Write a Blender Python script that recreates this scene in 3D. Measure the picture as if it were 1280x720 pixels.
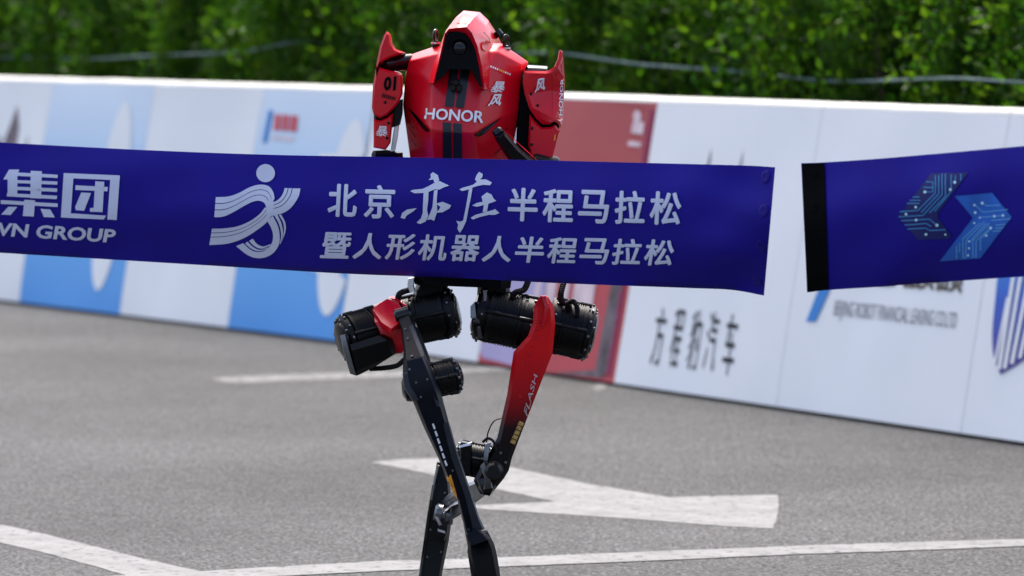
import bpy, bmesh, math, random
from mathutils import Vector, Matrix, noise
from mathutils.bvhtree import BVHTree

random.seed(7)
scene = bpy.context.scene
for o in list(bpy.data.objects):
    bpy.data.objects.remove(o)
col = scene.collection

# ------------------------------------------------------------------ camera
FPX, CAMH, HOR = 7111.0, 1.6, 12.0
PITCH = math.atan((360 - HOR) / FPX)
cam_d = bpy.data.cameras.new('camera')
cam_d.sensor_width = 36.0
cam_d.lens = FPX / 1280 * 36.0
cam_d.clip_start, cam_d.clip_end = 0.5, 2000
cam_d.dof.use_dof = True
cam_d.dof.focus_distance = 14.75
cam_d.dof.aperture_fstop = 5.0
cam = bpy.data.objects.new('camera', cam_d)
cam.location = (0, 0, CAMH)
cam.rotation_euler = (math.pi / 2 - PITCH, 0, 0)
col.objects.link(cam)
scene.camera = cam

# ------------------------------------------------------------------ light
SUN_EL, SUN_AZ = math.radians(60), math.radians(-3)     # azimuth clockwise from +Y (behind the scene)
world = bpy.data.worlds.new('World')
scene.world = world
world.use_nodes = True
wn = world.node_tree
bg = wn.nodes['Background']
sky = wn.nodes.new('ShaderNodeTexSky')
sky.sky_type = 'NISHITA'
sky.sun_disc = False
sky.sun_elevation = SUN_EL
sky.sun_rotation = SUN_AZ
sky.air_density, sky.dust_density, sky.ozone_density = 0.85, 4.5, 0.8
wn.links.new(sky.outputs[0], bg.inputs[0])
bg.inputs[1].default_value = 0.15
sun_d = bpy.data.lights.new('sun', 'SUN')
sun_d.energy = 3.0
sun_d.angle = math.radians(0.53)
sun_d.color = (1.0, 0.96, 0.9)
sun = bpy.data.objects.new('sun', sun_d)
sdir = Vector((math.sin(SUN_AZ) * math.cos(SUN_EL), math.cos(SUN_AZ) * math.cos(SUN_EL), math.sin(SUN_EL)))
sun.rotation_euler = sdir.to_track_quat('Z', 'Y').to_euler()
sun.location = (0, 20, 30)
col.objects.link(sun)
scene.view_settings.view_transform = 'Standard'
scene.view_settings.look = 'None'
scene.view_settings.gamma = 1.0
scene.view_settings.exposure = 1.45
scene.view_settings.use_curve_mapping = False
scene.render.engine = 'CYCLES'
scene.cycles.use_denoising = True
scene.cycles.max_bounces = 8

# ------------------------------------------------------------------ geometry helpers
CAM = Vector((0, 0, CAMH))
cP, sP = math.cos(PITCH), math.sin(PITCH)


def ray(px, py):
    a, b = (px - 640) / FPX, (360 - py) / FPX
    return Vector((a, cP + b * sP, -sP + b * cP))


def W(px, py, Y):
    """the point at distance Y that the photograph shows at px, py"""
    d = ray(px, py)
    return CAM + d * (Y / d.y)


def G(px, py, z=0.0):
    d = ray(px, py)
    return CAM + d * ((z - CAMH) / d.z)


WLOC = {}


def sharpen(bm, deg=32):
    lim = math.radians(deg)
    for f in bm.faces:
        f.smooth = True
    for e in bm.edges:
        if len(e.link_faces) == 2:
            e.smooth = e.calc_face_angle(0) < lim
        else:
            e.smooth = False


def link_bm(name, bm, mat, parent=None, loc=None, smooth=32):
    bmesh.ops.remove_doubles(bm, verts=bm.verts, dist=1e-6)
    if smooth:
        sharpen(bm, smooth)
    me = bpy.data.meshes.new(name)
    if loc is None:
        if len(bm.verts):
            lo = Vector([min(v.co[i] for v in bm.verts) for i in range(3)])
            hi = Vector([max(v.co[i] for v in bm.verts) for i in range(3)])
            loc = (lo + hi) / 2
            if parent is None:
                loc.z = lo.z
        else:
            loc = Vector()
    loc = Vector(loc)
    for v in bm.verts:
        v.co -= loc
    bm.to_mesh(me)
    bm.free()
    me.materials.append(mat)
    o = bpy.data.objects.new(name, me)
    col.objects.link(o)
    WLOC[o.name] = loc
    if parent is not None:
        o.parent = parent
        o.location = loc - WLOC[parent.name]
    else:
        o.location = loc
    return o


def empty(name, loc):
    o = bpy.data.objects.new(name, None)
    o.empty_display_size = 0.2
    col.objects.link(o)
    o.location = loc
    WLOC[o.name] = Vector(loc)
    return o


def tag(o, label=None, cat=None, group=None, kind=None):
    if label: o['label'] = label
    if cat: o['category'] = cat
    if group: o['group'] = group
    if kind: o['kind'] = kind
    return o


def bm_bevel(bm, off, seg=2, deg=25):
    bm.normal_update()
    es = [e for e in bm.edges if len(e.link_faces) == 2 and e.calc_face_angle(0) > math.radians(deg)]
    if es:
        bmesh.ops.bevel(bm, geom=es, offset=off, segments=seg, profile=0.6, affect='EDGES', clamp_overlap=True)


def loft(rings, cap=True, bm=None, closed=True):
    bm = bm or bmesh.new()
    vr = [[bm.verts.new(p) for p in r] for r in rings]
    n = len(vr[0])
    for a, b in zip(vr[:-1], vr[1:]):
        for i in range(n if closed else n - 1):
            bm.faces.new((a[i], a[(i + 1) % n], b[(i + 1) % n], b[i]))
    if cap:
        bm.faces.new(list(reversed(vr[0])))
        bm.faces.new(vr[-1])
    bmesh.ops.recalc_face_normals(bm, faces=bm.faces)
    return bm


def prism(poly, Y, depth, inset=0.006, rise=0.006, bevel=0.0, back=0.9):
    """plate with the outline poly (photo px) at distance Y, going back by depth; its front is raised inside a chamfer"""
    bm = bmesh.new()
    P = []
    for p in poly:
        yy = Y + (p[2] if len(p) > 2 else 0)
        P.append(W(p[0], p[1], yy))
    c = sum(P, Vector()) / len(P)
    f = [bm.verts.new(p) for p in P]
    b = [bm.verts.new(c + (p - c) * back + Vector((0, depth, 0))) for p in P]
    n = len(P)
    front = bm.faces.new(f)
    bm.faces.new(list(reversed(b)))
    for i in range(n):
        bm.faces.new((f[(i + 1) % n], f[i], b[i], b[(i + 1) % n]))
    bmesh.ops.recalc_face_normals(bm, faces=bm.faces)
    if bevel:
        bm_bevel(bm, bevel, 2, 40)
        front = min(bm.faces, key=lambda q: q.normal.y * q.calc_area())
    if inset:
        bmesh.ops.inset_region(bm, faces=[front], thickness=inset, depth=rise, use_even_offset=True)
    bmesh.ops.triangulate(bm, faces=[q for q in bm.faces if len(q.verts) > 4])
    return bm


def lathe(p0, p1, prof, seg=36, bm=None, cap=True):
    """surface of revolution about p0->p1, prof = [(t along, radius)]"""
    p0, p1 = Vector(p0), Vector(p1)
    ax = (p1 - p0)
    a = ax.normalized()
    u = a.orthogonal().normalized()
    v = a.cross(u)
    rings = []
    for t, r in prof:
        c = p0 + ax * t
        rings.append([c + (u * math.cos(k * 2 * math.pi / seg) + v * math.sin(k * 2 * math.pi / seg)) * r for k in range(seg)])
    return loft(rings, cap, bm)


def catmull(pts, n):
    pts = [Vector(p) for p in pts]
    if len(pts) == 2:
        return [pts[0].lerp(pts[1], i / (n - 1)) for i in range(n)]
    out = []
    m = len(pts) - 1
    for i in range(n):
        t = i / (n - 1) * m
        k = min(int(t), m - 1)
        t -= k
        p1, p2 = pts[k], pts[k + 1]
        p0 = pts[k - 1] if k > 0 else p1 * 2 - p2
        p3 = pts[k + 2] if k + 2 <= m else p2 * 2 - p1
        out.append(0.5 * ((2 * p1) + (p2 - p0) * t + (2 * p0 - 5 * p1 + 4 * p2 - p3) * t * t + (3 * p1 - p0 - 3 * p2 + p3) * t ** 3))
    return out


def tube(path, r, seg=10, n=24, rib=0.0, bm=None):
    pts = catmull(path, n)
    rings = []
    for i, p in enumerate(pts):
        t = (pts[min(i + 1, n - 1)] - pts[max(i - 1, 0)]).normalized()
        u = t.cross(Vector((0.13, 0.97, 0.2))).normalized()
        v = t.cross(u)
        rr = r * (1 - (rib if i % 2 else 0))
        rings.append([p + (u * math.cos(k * 2 * math.pi / seg) + v * math.sin(k * 2 * math.pi / seg)) * rr for k in range(seg)])
    return loft(rings, True, bm)


def beam(secs, ch=0.3, bm=None):
    """sections (left px, right px, py_left, py_right, Y, depth): chamfered box running through them"""
    rings = []
    for (xl, yl, xr, yr, Y, dp) in secs:
        L, R = W(xl, yl, Y), W(xr, yr, Y)
        d = (R - L)
        k = ch * min(0.5, dp / max(d.length, 1e-4) * 0.5 + 0.2)
        b = Vector((0, dp, 0))
        rings.append([L + d * k, R - d * k, R + b * ch, R + b * (1 - ch), R - d * k + b, L + d * k + b, L + b * (1 - ch), L + b * ch])
    return loft(rings, True, bm)


# ---- flat print -------------------------------------------------
def text2d(s, bold=0.0, res=3):
    cu = bpy.data.curves.new('t', 'FONT')
    cu.body = s
    cu.offset = bold
    cu.resolution_u = res
    cu.fill_mode = 'FRONT'
    o = bpy.data.objects.new('t', cu)
    col.objects.link(o)
    dg = bpy.context.evaluated_depsgraph_get()
    me = bpy.data.meshes.new_from_object(o.evaluated_get(dg))
    vs = [(v.co.x, v.co.y) for v in me.vertices]
    fs = [tuple(p.vertices) for p in me.polygons]
    bpy.data.objects.remove(o)
    bpy.data.curves.remove(cu)
    bpy.data.meshes.remove(me)
    return vs, fs


def fit(shape, quad, box=None):
    """fit a 2d shape into the quad TL, TR, BR, BL"""
    vs, fs = shape
    xs, ys = [v[0] for v in vs], [v[1] for v in vs]
    x0, x1, y0, y1 = box or (min(xs), max(xs), min(ys), max(ys))
    TL, TR, BR, BL = [Vector(q) for q in quad]
    out = []
    for x, y in vs:
        u, v = (x - x0) / (x1 - x0), (y - y0) / (y1 - y0)
        p = (TL * (1 - u) + TR * u) * v + (BL * (1 - u) + BR * u) * (1 - v)
        out.append((p.x, p.y))
    return out, fs


def polyshape(polys):
    vs, fs = [], []
    for p in polys:
        fs.append(tuple(range(len(vs), len(vs) + len(p))))
        vs += [tuple(q) for q in p]
    return vs, fs


def band(A, B, f0=0.0, f1=1.0, n=22):
    a, b = catmull([(p[0], p[1], 0) for p in A], n), catmull([(p[0], p[1], 0) for p in B], n)
    vs, fs = [], []
    for p, q in zip(a, b):
        vs += [tuple(p.lerp(q, f0))[:2], tuple(p.lerp(q, f1))[:2]]
    for i in range(n - 1):
        fs.append((2 * i, 2 * i + 1, 2 * i + 3, 2 * i + 2))
    return vs, fs


def line2d(pts, w):
    return band_poly([Vector((p[0], p[1])) for p in pts], w)


def band_poly(pts, w):
    vs, fs = [], []
    for i, p in enumerate(pts):
        t = (pts[min(i + 1, len(pts) - 1)] - pts[max(i - 1, 0)]).normalized()
        nrm = Vector((-t.y, t.x)) * w / 2
        vs += [tuple(p + nrm), tuple(p - nrm)]
    for i in range(len(pts) - 1):
        fs.append((2 * i, 2 * i + 1, 2 * i + 3, 2 * i + 2))
    return vs, fs


def disc2d(x, y, rx, ry=None, n=20):
    ry = ry or rx
    return [(x + rx * math.cos(2 * math.pi * k / n), y + ry * math.sin(2 * math.pi * k / n)) for k in range(n)]


def merge(*shapes):
    vs, fs = [], []
    for v, f in shapes:
        k = len(vs)
        vs += list(v)
        fs += [tuple(i + k for i in q) for q in f]
    return vs, fs


def xf(shape, ox, oy, s):
    return [(ox + x / s, oy + y / s) for x, y in shape[0]], shape[1]


BVH = {}


def bvh_of(o):
    if o.name not in BVH:
        L = WLOC[o.name]
        BVH[o.name] = BVHTree.FromPolygons([v.co + L for v in o.data.vertices], [tuple(p.vertices) for p in o.data.polygons])
    return BVH[o.name]


def pxmap(p):
    return CAM, ray(p[0], p[1]).normalized()


def decal(name, shape, target, mat, maxlen=14, off=0.002, mapper=pxmap, parent=None, bold=0.0):
    """print laid on the surface of target"""
    tree = bvh_of(target)
    bm = bmesh.new()
    offs = [(0, 0)] + ([(bold * math.cos(k * math.pi / 4), bold * math.sin(k * math.pi / 4)) for k in range(8)] if bold else [])
    for li, (ox, oy) in enumerate(offs):           # heavier strokes: shifted layers of ink, each a hair above the last
        vs = [bm.verts.new((x + ox, y + oy, li * 0.0001)) for x, y in shape[0]]
        for f in shape[1]:
            try:
                bm.faces.new([vs[i] for i in f])
            except ValueError:
                pass
    bm.normal_update()
    bmesh.ops.triangulate(bm, faces=bm.faces)
    for _ in range(6):
        es = [e for e in bm.edges if e.calc_length() > maxlen]
        if not es:
            break
        bmesh.ops.subdivide_edges(bm, edges=es, cuts=1)
        bmesh.ops.triangulate(bm, faces=bm.faces)
    for v in bm.verts:
        o, d = mapper((v.co.x, v.co.y))
        h, nrm, idx, dist = tree.ray_cast(o, d)
        if h is None:
            h, nrm, idx, dist = tree.find_nearest(o + d * ((target_depth(target) - o).length))
        if nrm.dot(d) > 0:
            nrm = -nrm
        v.co = h + nrm * (off * 0.6 + v.co.z) - d * off * 0.7
    bm.normal_update()
    for f in bm.faces:
        if f.normal.dot(f.calc_center_median() - CAM) > 0:
            f.normal_flip()
    return link_bm(name, bm, mat, parent or target, smooth=None)


def target_depth(o):
    return WLOC[o.name]


# ------------------------------------------------------------------ materials
def mat(name, rgb, rough=0.5, metal=0.0, coat=0.0, spec=0.25, var=0.0, vscale=8.0, bump=0.0, bscale=60.0, rvar=0.0):
    m = bpy.data.materials.new(name)
    m.use_nodes = True
    nt = m.node_tree
    b = nt.nodes['Principled BSDF']
    b.inputs['Roughness'].default_value = rough
    b.inputs['Metallic'].default_value = metal
    b.inputs['Coat Weight'].default_value = coat
    b.inputs['Coat Roughness'].default_value = 0.2
    b.inputs['Specular IOR Level'].default_value = spec
    tc = nt.nodes.new('ShaderNodeTexCoord')
    nz = nt.nodes.new('ShaderNodeTexNoise')
    nz.inputs['Scale'].default_value = vscale
    nz.inputs['Detail'].default_value = 5
    nt.links.new(tc.outputs['Object'], nz.inputs['Vector'])
    mr = nt.nodes.new('ShaderNodeMapRange')
    mr.inputs[1].default_value, mr.inputs[2].default_value = 0.3, 0.7
    mr.inputs[3].default_value, mr.inputs[4].default_value = 1 - var, 1 + var
    nt.links.new(nz.outputs['Fac'], mr.inputs[0])
    hs = nt.nodes.new('ShaderNodeHueSaturation')
    hs.inputs['Color'].default_value = (*rgb, 1)
    nt.links.new(mr.outputs[0], hs.inputs['Value'])
    nt.links.new(hs.outputs[0], b.inputs['Base Color'])
    if rvar:
        r2 = nt.nodes.new('ShaderNodeMapRange')
        r2.inputs[1].default_value, r2.inputs[2].default_value = 0.3, 0.7
        r2.inputs[3].default_value, r2.inputs[4].default_value = rough - rvar, rough + rvar
        nt.links.new(nz.outputs['Fac'], r2.inputs[0])
        nt.links.new(r2.outputs[0], b.inputs['Roughness'])
    if bump:
        n2 = nt.nodes.new('ShaderNodeTexNoise')
        n2.inputs['Scale'].default_value = bscale
        n2.inputs['Detail'].default_value = 4
        nt.links.new(tc.outputs['Object'], n2.inputs['Vector'])
        bp = nt.nodes.new('ShaderNodeBump')
        bp.inputs['Strength'].default_value = bump
        bp.inputs['Distance'].default_value = 0.01
        nt.links.new(n2.outputs['Fac'], bp.inputs['Height'])
        nt.links.new(bp.outputs[0], b.inputs['Normal'])
    return m


def asphalt():
    m = bpy.data.materials.new('asphalt')
    m.use_nodes = True
    nt = m.node_tree
    b = nt.nodes['Principled BSDF']
    b.inputs['Roughness'].default_value = 0.75
    b.inputs['Specular IOR Level'].default_value = 0.08
    tc = nt.nodes.new('ShaderNodeTexCoord')

    def nz(scale, det=3, rough=0.6):
        n = nt.nodes.new('ShaderNodeTexNoise')
        n.inputs['Scale'].default_value = scale
        n.inputs['Detail'].default_value = det
        n.inputs['Roughness'].default_value = rough
        nt.links.new(tc.outputs['Object'], n.inputs['Vector'])
        return n

    fine, mid, big = nz(75, 4, 0.8), nz(9, 3), nz(0.45, 4)
    vor = nt.nodes.new('ShaderNodeTexVoronoi')
    vor.inputs['Scale'].default_value = 75
    nt.links.new(tc.outputs['Object'], vor.inputs['Vector'])
    ramp = nt.nodes.new('ShaderNodeValToRGB')
    e = ramp.color_ramp.elements
    e[0].position, e[0].color = 0.39, (0.006, 0.006, 0.006, 1)
    e[1].position, e[1].color = 0.64, (0.126, 0.127, 0.129, 1)
    k = e.new(0.5)
    k.color = (0.040, 0.0403, 0.0407, 1)
    nt.links.new(fine.outputs['Fac'], ramp.inputs[0])
    # light stones
    st = nt.nodes.new('ShaderNodeMapRange')
    st.inputs[1].default_value, st.inputs[2].default_value = 0.0, 1.0
    st.inputs[3].default_value, st.inputs[4].default_value = 0.5, 1.5
    sep = nt.nodes.new('ShaderNodeSeparateColor')
    nt.links.new(vor.outputs['Color'], sep.inputs[0])
    nt.links.new(sep.outputs[0], st.inputs[0])
    m1 = nt.nodes.new('ShaderNodeMath'); m1.operation = 'MULTIPLY'
    r1 = nt.nodes.new('ShaderNodeMapRange')
    r1.inputs[1].default_value, r1.inputs[2].default_value, r1.inputs[3].default_value, r1.inputs[4].default_value = 0.32, 0.68, 0.72, 1.16
    nt.links.new(big.outputs['Fac'], r1.inputs[0])
    nt.links.new(st.outputs[0], m1.inputs[0]); nt.links.new(r1.outputs[0], m1.inputs[1])
    m2 = nt.nodes.new('ShaderNodeMath'); m2.operation = 'MULTIPLY'
    r2 = nt.nodes.new('ShaderNodeMapRange')
    r2.inputs[1].default_value, r2.inputs[2].default_value, r2.inputs[3].default_value, r2.inputs[4].default_value = 0.3, 0.7, 0.86, 1.12
    nt.links.new(mid.outputs['Fac'], r2.inputs[0])
    nt.links.new(m1.outputs[0], m2.inputs[0]); nt.links.new(r2.outputs[0], m2.inputs[1])
    mul = nt.nodes.new('ShaderNodeVectorMath'); mul.operation = 'SCALE'
    nt.links.new(ramp.outputs[0], mul.inputs[0]); nt.links.new(m2.outputs[0], mul.inputs['Scale'])
    nt.links.new(mul.outputs[0], b.inputs['Base Color'])
    bp = nt.nodes.new('ShaderNodeBump')
    bp.inputs['Strength'].default_value, bp.inputs['Distance'].default_value = 0.45, 0.006
    nt.links.new(fine.outputs['Fac'], bp.inputs['Height'])
    nt.links.new(bp.outputs[0], b.inputs['Normal'])
    return m, nt


def road_paint(name='road_paint', wear=0.425):
    m, nt = asphalt()
    m.name = name
    b = nt.nodes['Principled BSDF']
    src = b.inputs['Base Color'].links[0].from_socket
    tc = nt.nodes.new('ShaderNodeTexCoord')
    n = nt.nodes.new('ShaderNodeTexNoise')
    n.inputs['Scale'].default_value, n.inputs['Detail'].default_value, n.inputs['Roughness'].default_value = 22, 6, 0.7
    nt.links.new(tc.outputs['Object'], n.inputs['Vector'])
    r = nt.nodes.new('ShaderNodeMapRange')
    r.inputs[1].default_value, r.inputs[2].default_value = wear - 0.06, wear + 0.03
    nt.links.new(n.outputs['Fac'], r.inputs[0])
    n3 = nt.nodes.new('ShaderNodeTexNoise')
    n3.inputs['Scale'].default_value, n3.inputs['Detail'].default_value = 6, 4
    nt.links.new(tc.outputs['Object'], n3.inputs['Vector'])
    r3 = nt.nodes.new('ShaderNodeMapRange')
    r3.inputs[1].default_value, r3.inputs[2].default_value, r3.inputs[3].default_value, r3.inputs[4].default_value = 0.3, 0.7, 0.135, 0.19
    nt.links.new(n3.outputs['Fac'], r3.inputs[0])
    cc = nt.nodes.new('ShaderNodeCombineColor')
    for i in range(3):
        nt.links.new(r3.outputs[0], cc.inputs[i])
    n4 = nt.nodes.new('ShaderNodeTexNoise')
    n4.inputs['Scale'].default_value, n4.inputs['Detail'].default_value = 80, 3
    nt.links.new(tc.outputs['Object'], n4.inputs['Vector'])
    r4 = nt.nodes.new('ShaderNodeMapRange')
    r4.inputs[1].default_value, r4.inputs[2].default_value, r4.inputs[3].default_value, r4.inputs[4].default_value = 0.36, 0.5, 0.80, 1.0
    nt.links.new(n4.outputs['Fac'], r4.inputs[0])
    mm = nt.nodes.new('ShaderNodeMath'); mm.operation = 'MULTIPLY'
    nt.links.new(r.outputs[0], mm.inputs[0]); nt.links.new(r4.outputs[0], mm.inputs[1])
    mx = nt.nodes.new('ShaderNodeMix'); mx.data_type = 'RGBA'
    nt.links.new(mm.outputs[0], mx.inputs[0]); nt.links.new(src, mx.inputs[6]); nt.links.new(cc.outputs[0], mx.inputs[7])
    nt.links.new(mx.outputs[2], b.inputs['Base Color'])
    return m


def leaf_mat(name, cols):
    m = bpy.data.materials.new(name)
    m.use_nodes = True
    nt = m.node_tree
    b = nt.nodes['Principled BSDF']
    out = nt.nodes['Material Output']
    at = nt.nodes.new('ShaderNodeAttribute'); at.attribute_name = 'tint'
    rp = nt.nodes.new('ShaderNodeValToRGB')
    e = rp.color_ramp.elements
    e[0].position, e[0].color = 0.0, (*cols[0], 1)
    e[1].position, e[1].color = 1.0, (*cols[-1], 1)
    for i, c in enumerate(cols[1:-1]):
        k = e.new((i + 1) / (len(cols) - 1)); k.color = (*c, 1)
    nt.links.new(at.outputs['Fac'], rp.inputs[0])
    nt.links.new(rp.outputs[0], b.inputs['Base Color'])
    b.inputs['Roughness'].default_value = 0.5
    b.inputs['Specular IOR Level'].default_value = 0.2
    tr = nt.nodes.new('ShaderNodeBsdfTranslucent')
    g = nt.nodes.new('ShaderNodeMix'); g.data_type = 'RGBA'; g.blend_type = 'MULTIPLY'; g.inputs[0].default_value = 1
    nt.links.new(rp.outputs[0], g.inputs[6]); g.inputs[7].default_value = (1.35, 1.5, 0.5, 1)
    nt.links.new(g.outputs[2], tr.inputs[0])
    mx = nt.nodes.new('ShaderNodeMixShader'); mx.inputs[0].default_value = 0.5
    nt.links.new(b.outputs[0], mx.inputs[1]); nt.links.new(tr.outputs[0], mx.inputs[2])
    nt.links.new(mx.outputs[0], out.inputs[0])
    return m


def ramp_z(name, stops, z0, z1, rough=0.3, coat=0.0, spec=0.1):
    """a printed or sprayed fade between two heights (m above the road)"""
    m = mat(name, (1, 1, 1), rough, coat=coat, spec=spec)
    nt = m.node_tree
    b = nt.nodes['Principled BSDF']
    ge = nt.nodes.new('ShaderNodeNewGeometry')
    sp = nt.nodes.new('ShaderNodeSeparateXYZ')
    nt.links.new(ge.outputs['Position'], sp.inputs[0])
    mr = nt.nodes.new('ShaderNodeMapRange')
    mr.inputs[1].default_value, mr.inputs[2].default_value = z0, z1
    nt.links.new(sp.outputs[2], mr.inputs[0])
    rp = nt.nodes.new('ShaderNodeValToRGB')
    e = rp.color_ramp.elements
    e[0].position, e[0].color = stops[0][0], (*stops[0][1], 1)
    e[1].position, e[1].color = stops[-1][0], (*stops[-1][1], 1)
    for t, c in stops[1:-1]:
        k = e.new(t); k.color = (*c, 1)
    nt.links.new(mr.outputs[0], rp.inputs[0])
    nt.links.new(rp.outputs[0], b.inputs['Base Color'])
    return m


M = {}
M['asphalt'] = asphalt()[0]
M['paint'] = road_paint()
M['paint_worn'] = road_paint('worn_road_paint', 0.49)
M['vinyl'] = mat('white_vinyl', (0.84, 0.83, 0.81), 0.55, spec=0.08, var=0.03, vscale=1.5)
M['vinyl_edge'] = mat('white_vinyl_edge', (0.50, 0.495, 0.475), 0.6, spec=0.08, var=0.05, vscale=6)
M['blue_print'] = ramp_z('blue_print', [(0, (0.10, 0.33, 0.72)), (0.35, (0.16, 0.42, 0.77)), (0.78, (0.60, 0.72, 0.84)), (1, (0.70, 0.77, 0.83))], 0.0, 1.2, 0.55)
M['red_print'] = ramp_z('red_print', [(0, (0.52, 0.075, 0.085)), (0.5, (0.50, 0.08, 0.085)), (1, (0.40, 0.075, 0.075))], 0.0, 1.2, 0.55)
M['rubber'] = mat('black_rubber', (0.007, 0.007, 0.008), 0.8, var=0.2)
M['gap_shadow'] = mat('gap_shadow', (0.02, 0.02, 0.022), 0.7)  # near-black colour standing in for the shade under the barriers
M['ink_white'] = mat('ink_white', (0.80, 0.81, 0.83), 0.6, spec=0.08, var=0.03)
M['ink_dark'] = mat('ink_dark', (0.03, 0.03, 0.035), 0.6, spec=0.08)
M['ink_grey'] = mat('ink_grey', (0.22, 0.22, 0.26), 0.6, spec=0.08)
M['ink_brown'] = mat('ink_brown', (0.12, 0.095, 0.07), 0.6, spec=0.08)
M['ink_blue'] = mat('ink_blue', (0.06, 0.24, 0.58), 0.6, spec=0.08)
M['ink_cyan'] = ramp_z('shield_blue', [(0, (0.10, 0.08, 0.30)), (0.4, (0.05, 0.12, 0.50)), (1, (0.03, 0.38, 0.78))], 0.30, 0.85, 0.55)
M['ink_red'] = mat('ink_red', (0.62, 0.10, 0.12), 0.6, spec=0.08)
M['ink_purple'] = mat('ink_purple', (0.42, 0.36, 0.55), 0.6, spec=0.08)
M['ink_plum'] = mat('ink_plum', (0.28, 0.03, 0.09), 0.6, spec=0.08)
M['ink_smoke'] = mat('ink_smoke', (0.17, 0.13, 0.14), 0.6, spec=0.08, var=0.5, vscale=7)
M['ink_pink'] = mat('ink_pink', (0.72, 0.55, 0.56), 0.6, spec=0.08, var=0.15, vscale=9)
M['ribbon'] = mat('blue_ribbon', (0.011, 0.0055, 0.225), 0.7, spec=0.12, var=0.10, vscale=3.0, bump=0.05, bscale=400)
M['ribbon_ink'] = mat('ribbon_ink', (0.60, 0.62, 0.78), 0.65, var=0.05)
M['velcro'] = mat('black_velcro', (0.0025, 0.0025, 0.003), 0.95, spec=0.05, bump=0.2, bscale=300)
M['snap'] = mat('snap_fastener', (0.013, 0.007, 0.18), 0.6, spec=0.12)
M['snap_black'] = mat('snap_black', (0.004, 0.004, 0.005), 0.6, spec=0.1)
M['circuit_dark'] = mat('circuit_dark', (0.010, 0.014, 0.12), 0.6)
M['circuit_blue'] = mat('circuit_blue', (0.02, 0.12, 0.50), 0.6, var=0.25, vscale=14)
M['circuit_line'] = mat('circuit_line', (0.06, 0.30, 0.62), 0.6)
M['circuit_line2'] = mat('circuit_line_pale', (0.16, 0.46, 0.74), 0.6)
M['circuit_dot'] = mat('circuit_dot', (0.55, 0.80, 0.92), 0.6)
M['red'] = mat('red_lacquer', (0.60, 0.0025, 0.013), 0.28, coat=0.4, spec=0.18, var=0.03, vscale=4, rvar=0.05)
M['red_fade'] = ramp_z('red_black_fade', [(0, (0.004, 0.003, 0.004)), (0.25, (0.015, 0.003, 0.005)), (0.60, (0.42, 0.003, 0.007)), (1, (0.66, 0.004, 0.007))], 0.44, 0.72, 0.28, 0.15)
M['black'] = mat('black_anodised', (0.002, 0.002, 0.0022), 0.4, spec=0.2, var=0.3, vscale=30, bump=0.08, bscale=90)
M['black_gloss'] = mat('black_gloss', (0.002, 0.002, 0.003), 0.18, coat=0.05, spec=0.3)
M['black_matt'] = mat('black_matt', (0.003, 0.003, 0.0035), 0.6, spec=0.06)
M['carbon'] = mat('dark_carbon', (0.003, 0.004, 0.009), 0.36, spec=0.14, var=0.25, vscale=40)
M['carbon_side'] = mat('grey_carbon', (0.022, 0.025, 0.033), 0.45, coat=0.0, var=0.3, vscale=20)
M['satin'] = mat('black_satin', (0.004, 0.0045, 0.008), 0.5, spec=0.10, var=0.3, vscale=30)
M['stripe'] = mat('charcoal_stripe', (0.012, 0.014, 0.018), 0.35, coat=0.2)
M['silver'] = mat('machined_metal', (0.55, 0.56, 0.58), 0.32, metal=1.0, var=0.15, vscale=30)
M['steel'] = mat('dark_steel', (0.17, 0.175, 0.185), 0.35, metal=0.9, var=0.2, vscale=30)
M['white_decal'] = mat('white_decal', (0.82, 0.80, 0.80), 0.4)
M['pale_decal'] = mat('pale_decal', (0.52, 0.42, 0.42), 0.4)
M['orange_decal'] = mat('orange_decal', (0.75, 0.28, 0.02), 0.4)
M['gold_decal'] = mat('gold_decal', (0.42, 0.25, 0.07), 0.4, var=0.4, vscale=120)
M['blue_gloss'] = mat('smoked_lens', (0.02, 0.06, 0.11), 0.12, coat=0.6)
M['cable'] = mat('grey_hose', (0.10, 0.15, 0.15), 0.6, var=0.1)
M['bark'] = mat('bark', (0.09, 0.065, 0.045), 0.9, var=0.3, bump=0.5, bscale=40)
M['leaf'] = leaf_mat('hedge_leaf', [(0.005, 0.023, 0.004), (0.016, 0.055, 0.005), (0.038, 0.098, 0.006), (0.10, 0.165, 0.012)])

# ------------------------------------------------------------------ the road
bm = bmesh.new()
s = 400
for x, y in ((-s, -s), (s, -s), (s, s), (-s, s)):
    bm.verts.new((x, y, 0))
bm.faces.new(bm.verts)
road = link_bm('road', bm, M['asphalt'], loc=(0, 0, 0))
tag(road, kind='structure')
road['label'] = 'grey sunlit asphalt road with worn white markings'


def marking(name, poly, m, label, z=0.0015, jit=0.006):
    bm = bmesh.new()
    P = [G(x, y) for x, y in poly]
    pts = []
    for i, p in enumerate(P):
        q = P[(i + 1) % len(P)]
        n = max(2, int((q - p).length / 0.06))
        for k in range(n):
            pts.append(p.lerp(q, k / n))
    vs = []
    for i, p in enumerate(pts):
        j = jit * noise.noise(Vector((i * 0.9, poly[0][0], 0)))
        vs.append(bm.verts.new((p.x + j, p.y + 2.5 * jit * noise.noise(Vector((i * 0.7, 5, poly[0][1]))), z)))
    bm.faces.new(vs)
    bm.normal_update()
    bmesh.ops.triangulate(bm, faces=bm.faces)
    for f in bm.faces:
        f.normal_update()
        if f.normal.z < 0:
            f.normal_flip()
    o = link_bm(name, bm, m, road, smooth=None)
    o['label'] = label
    return o


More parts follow.
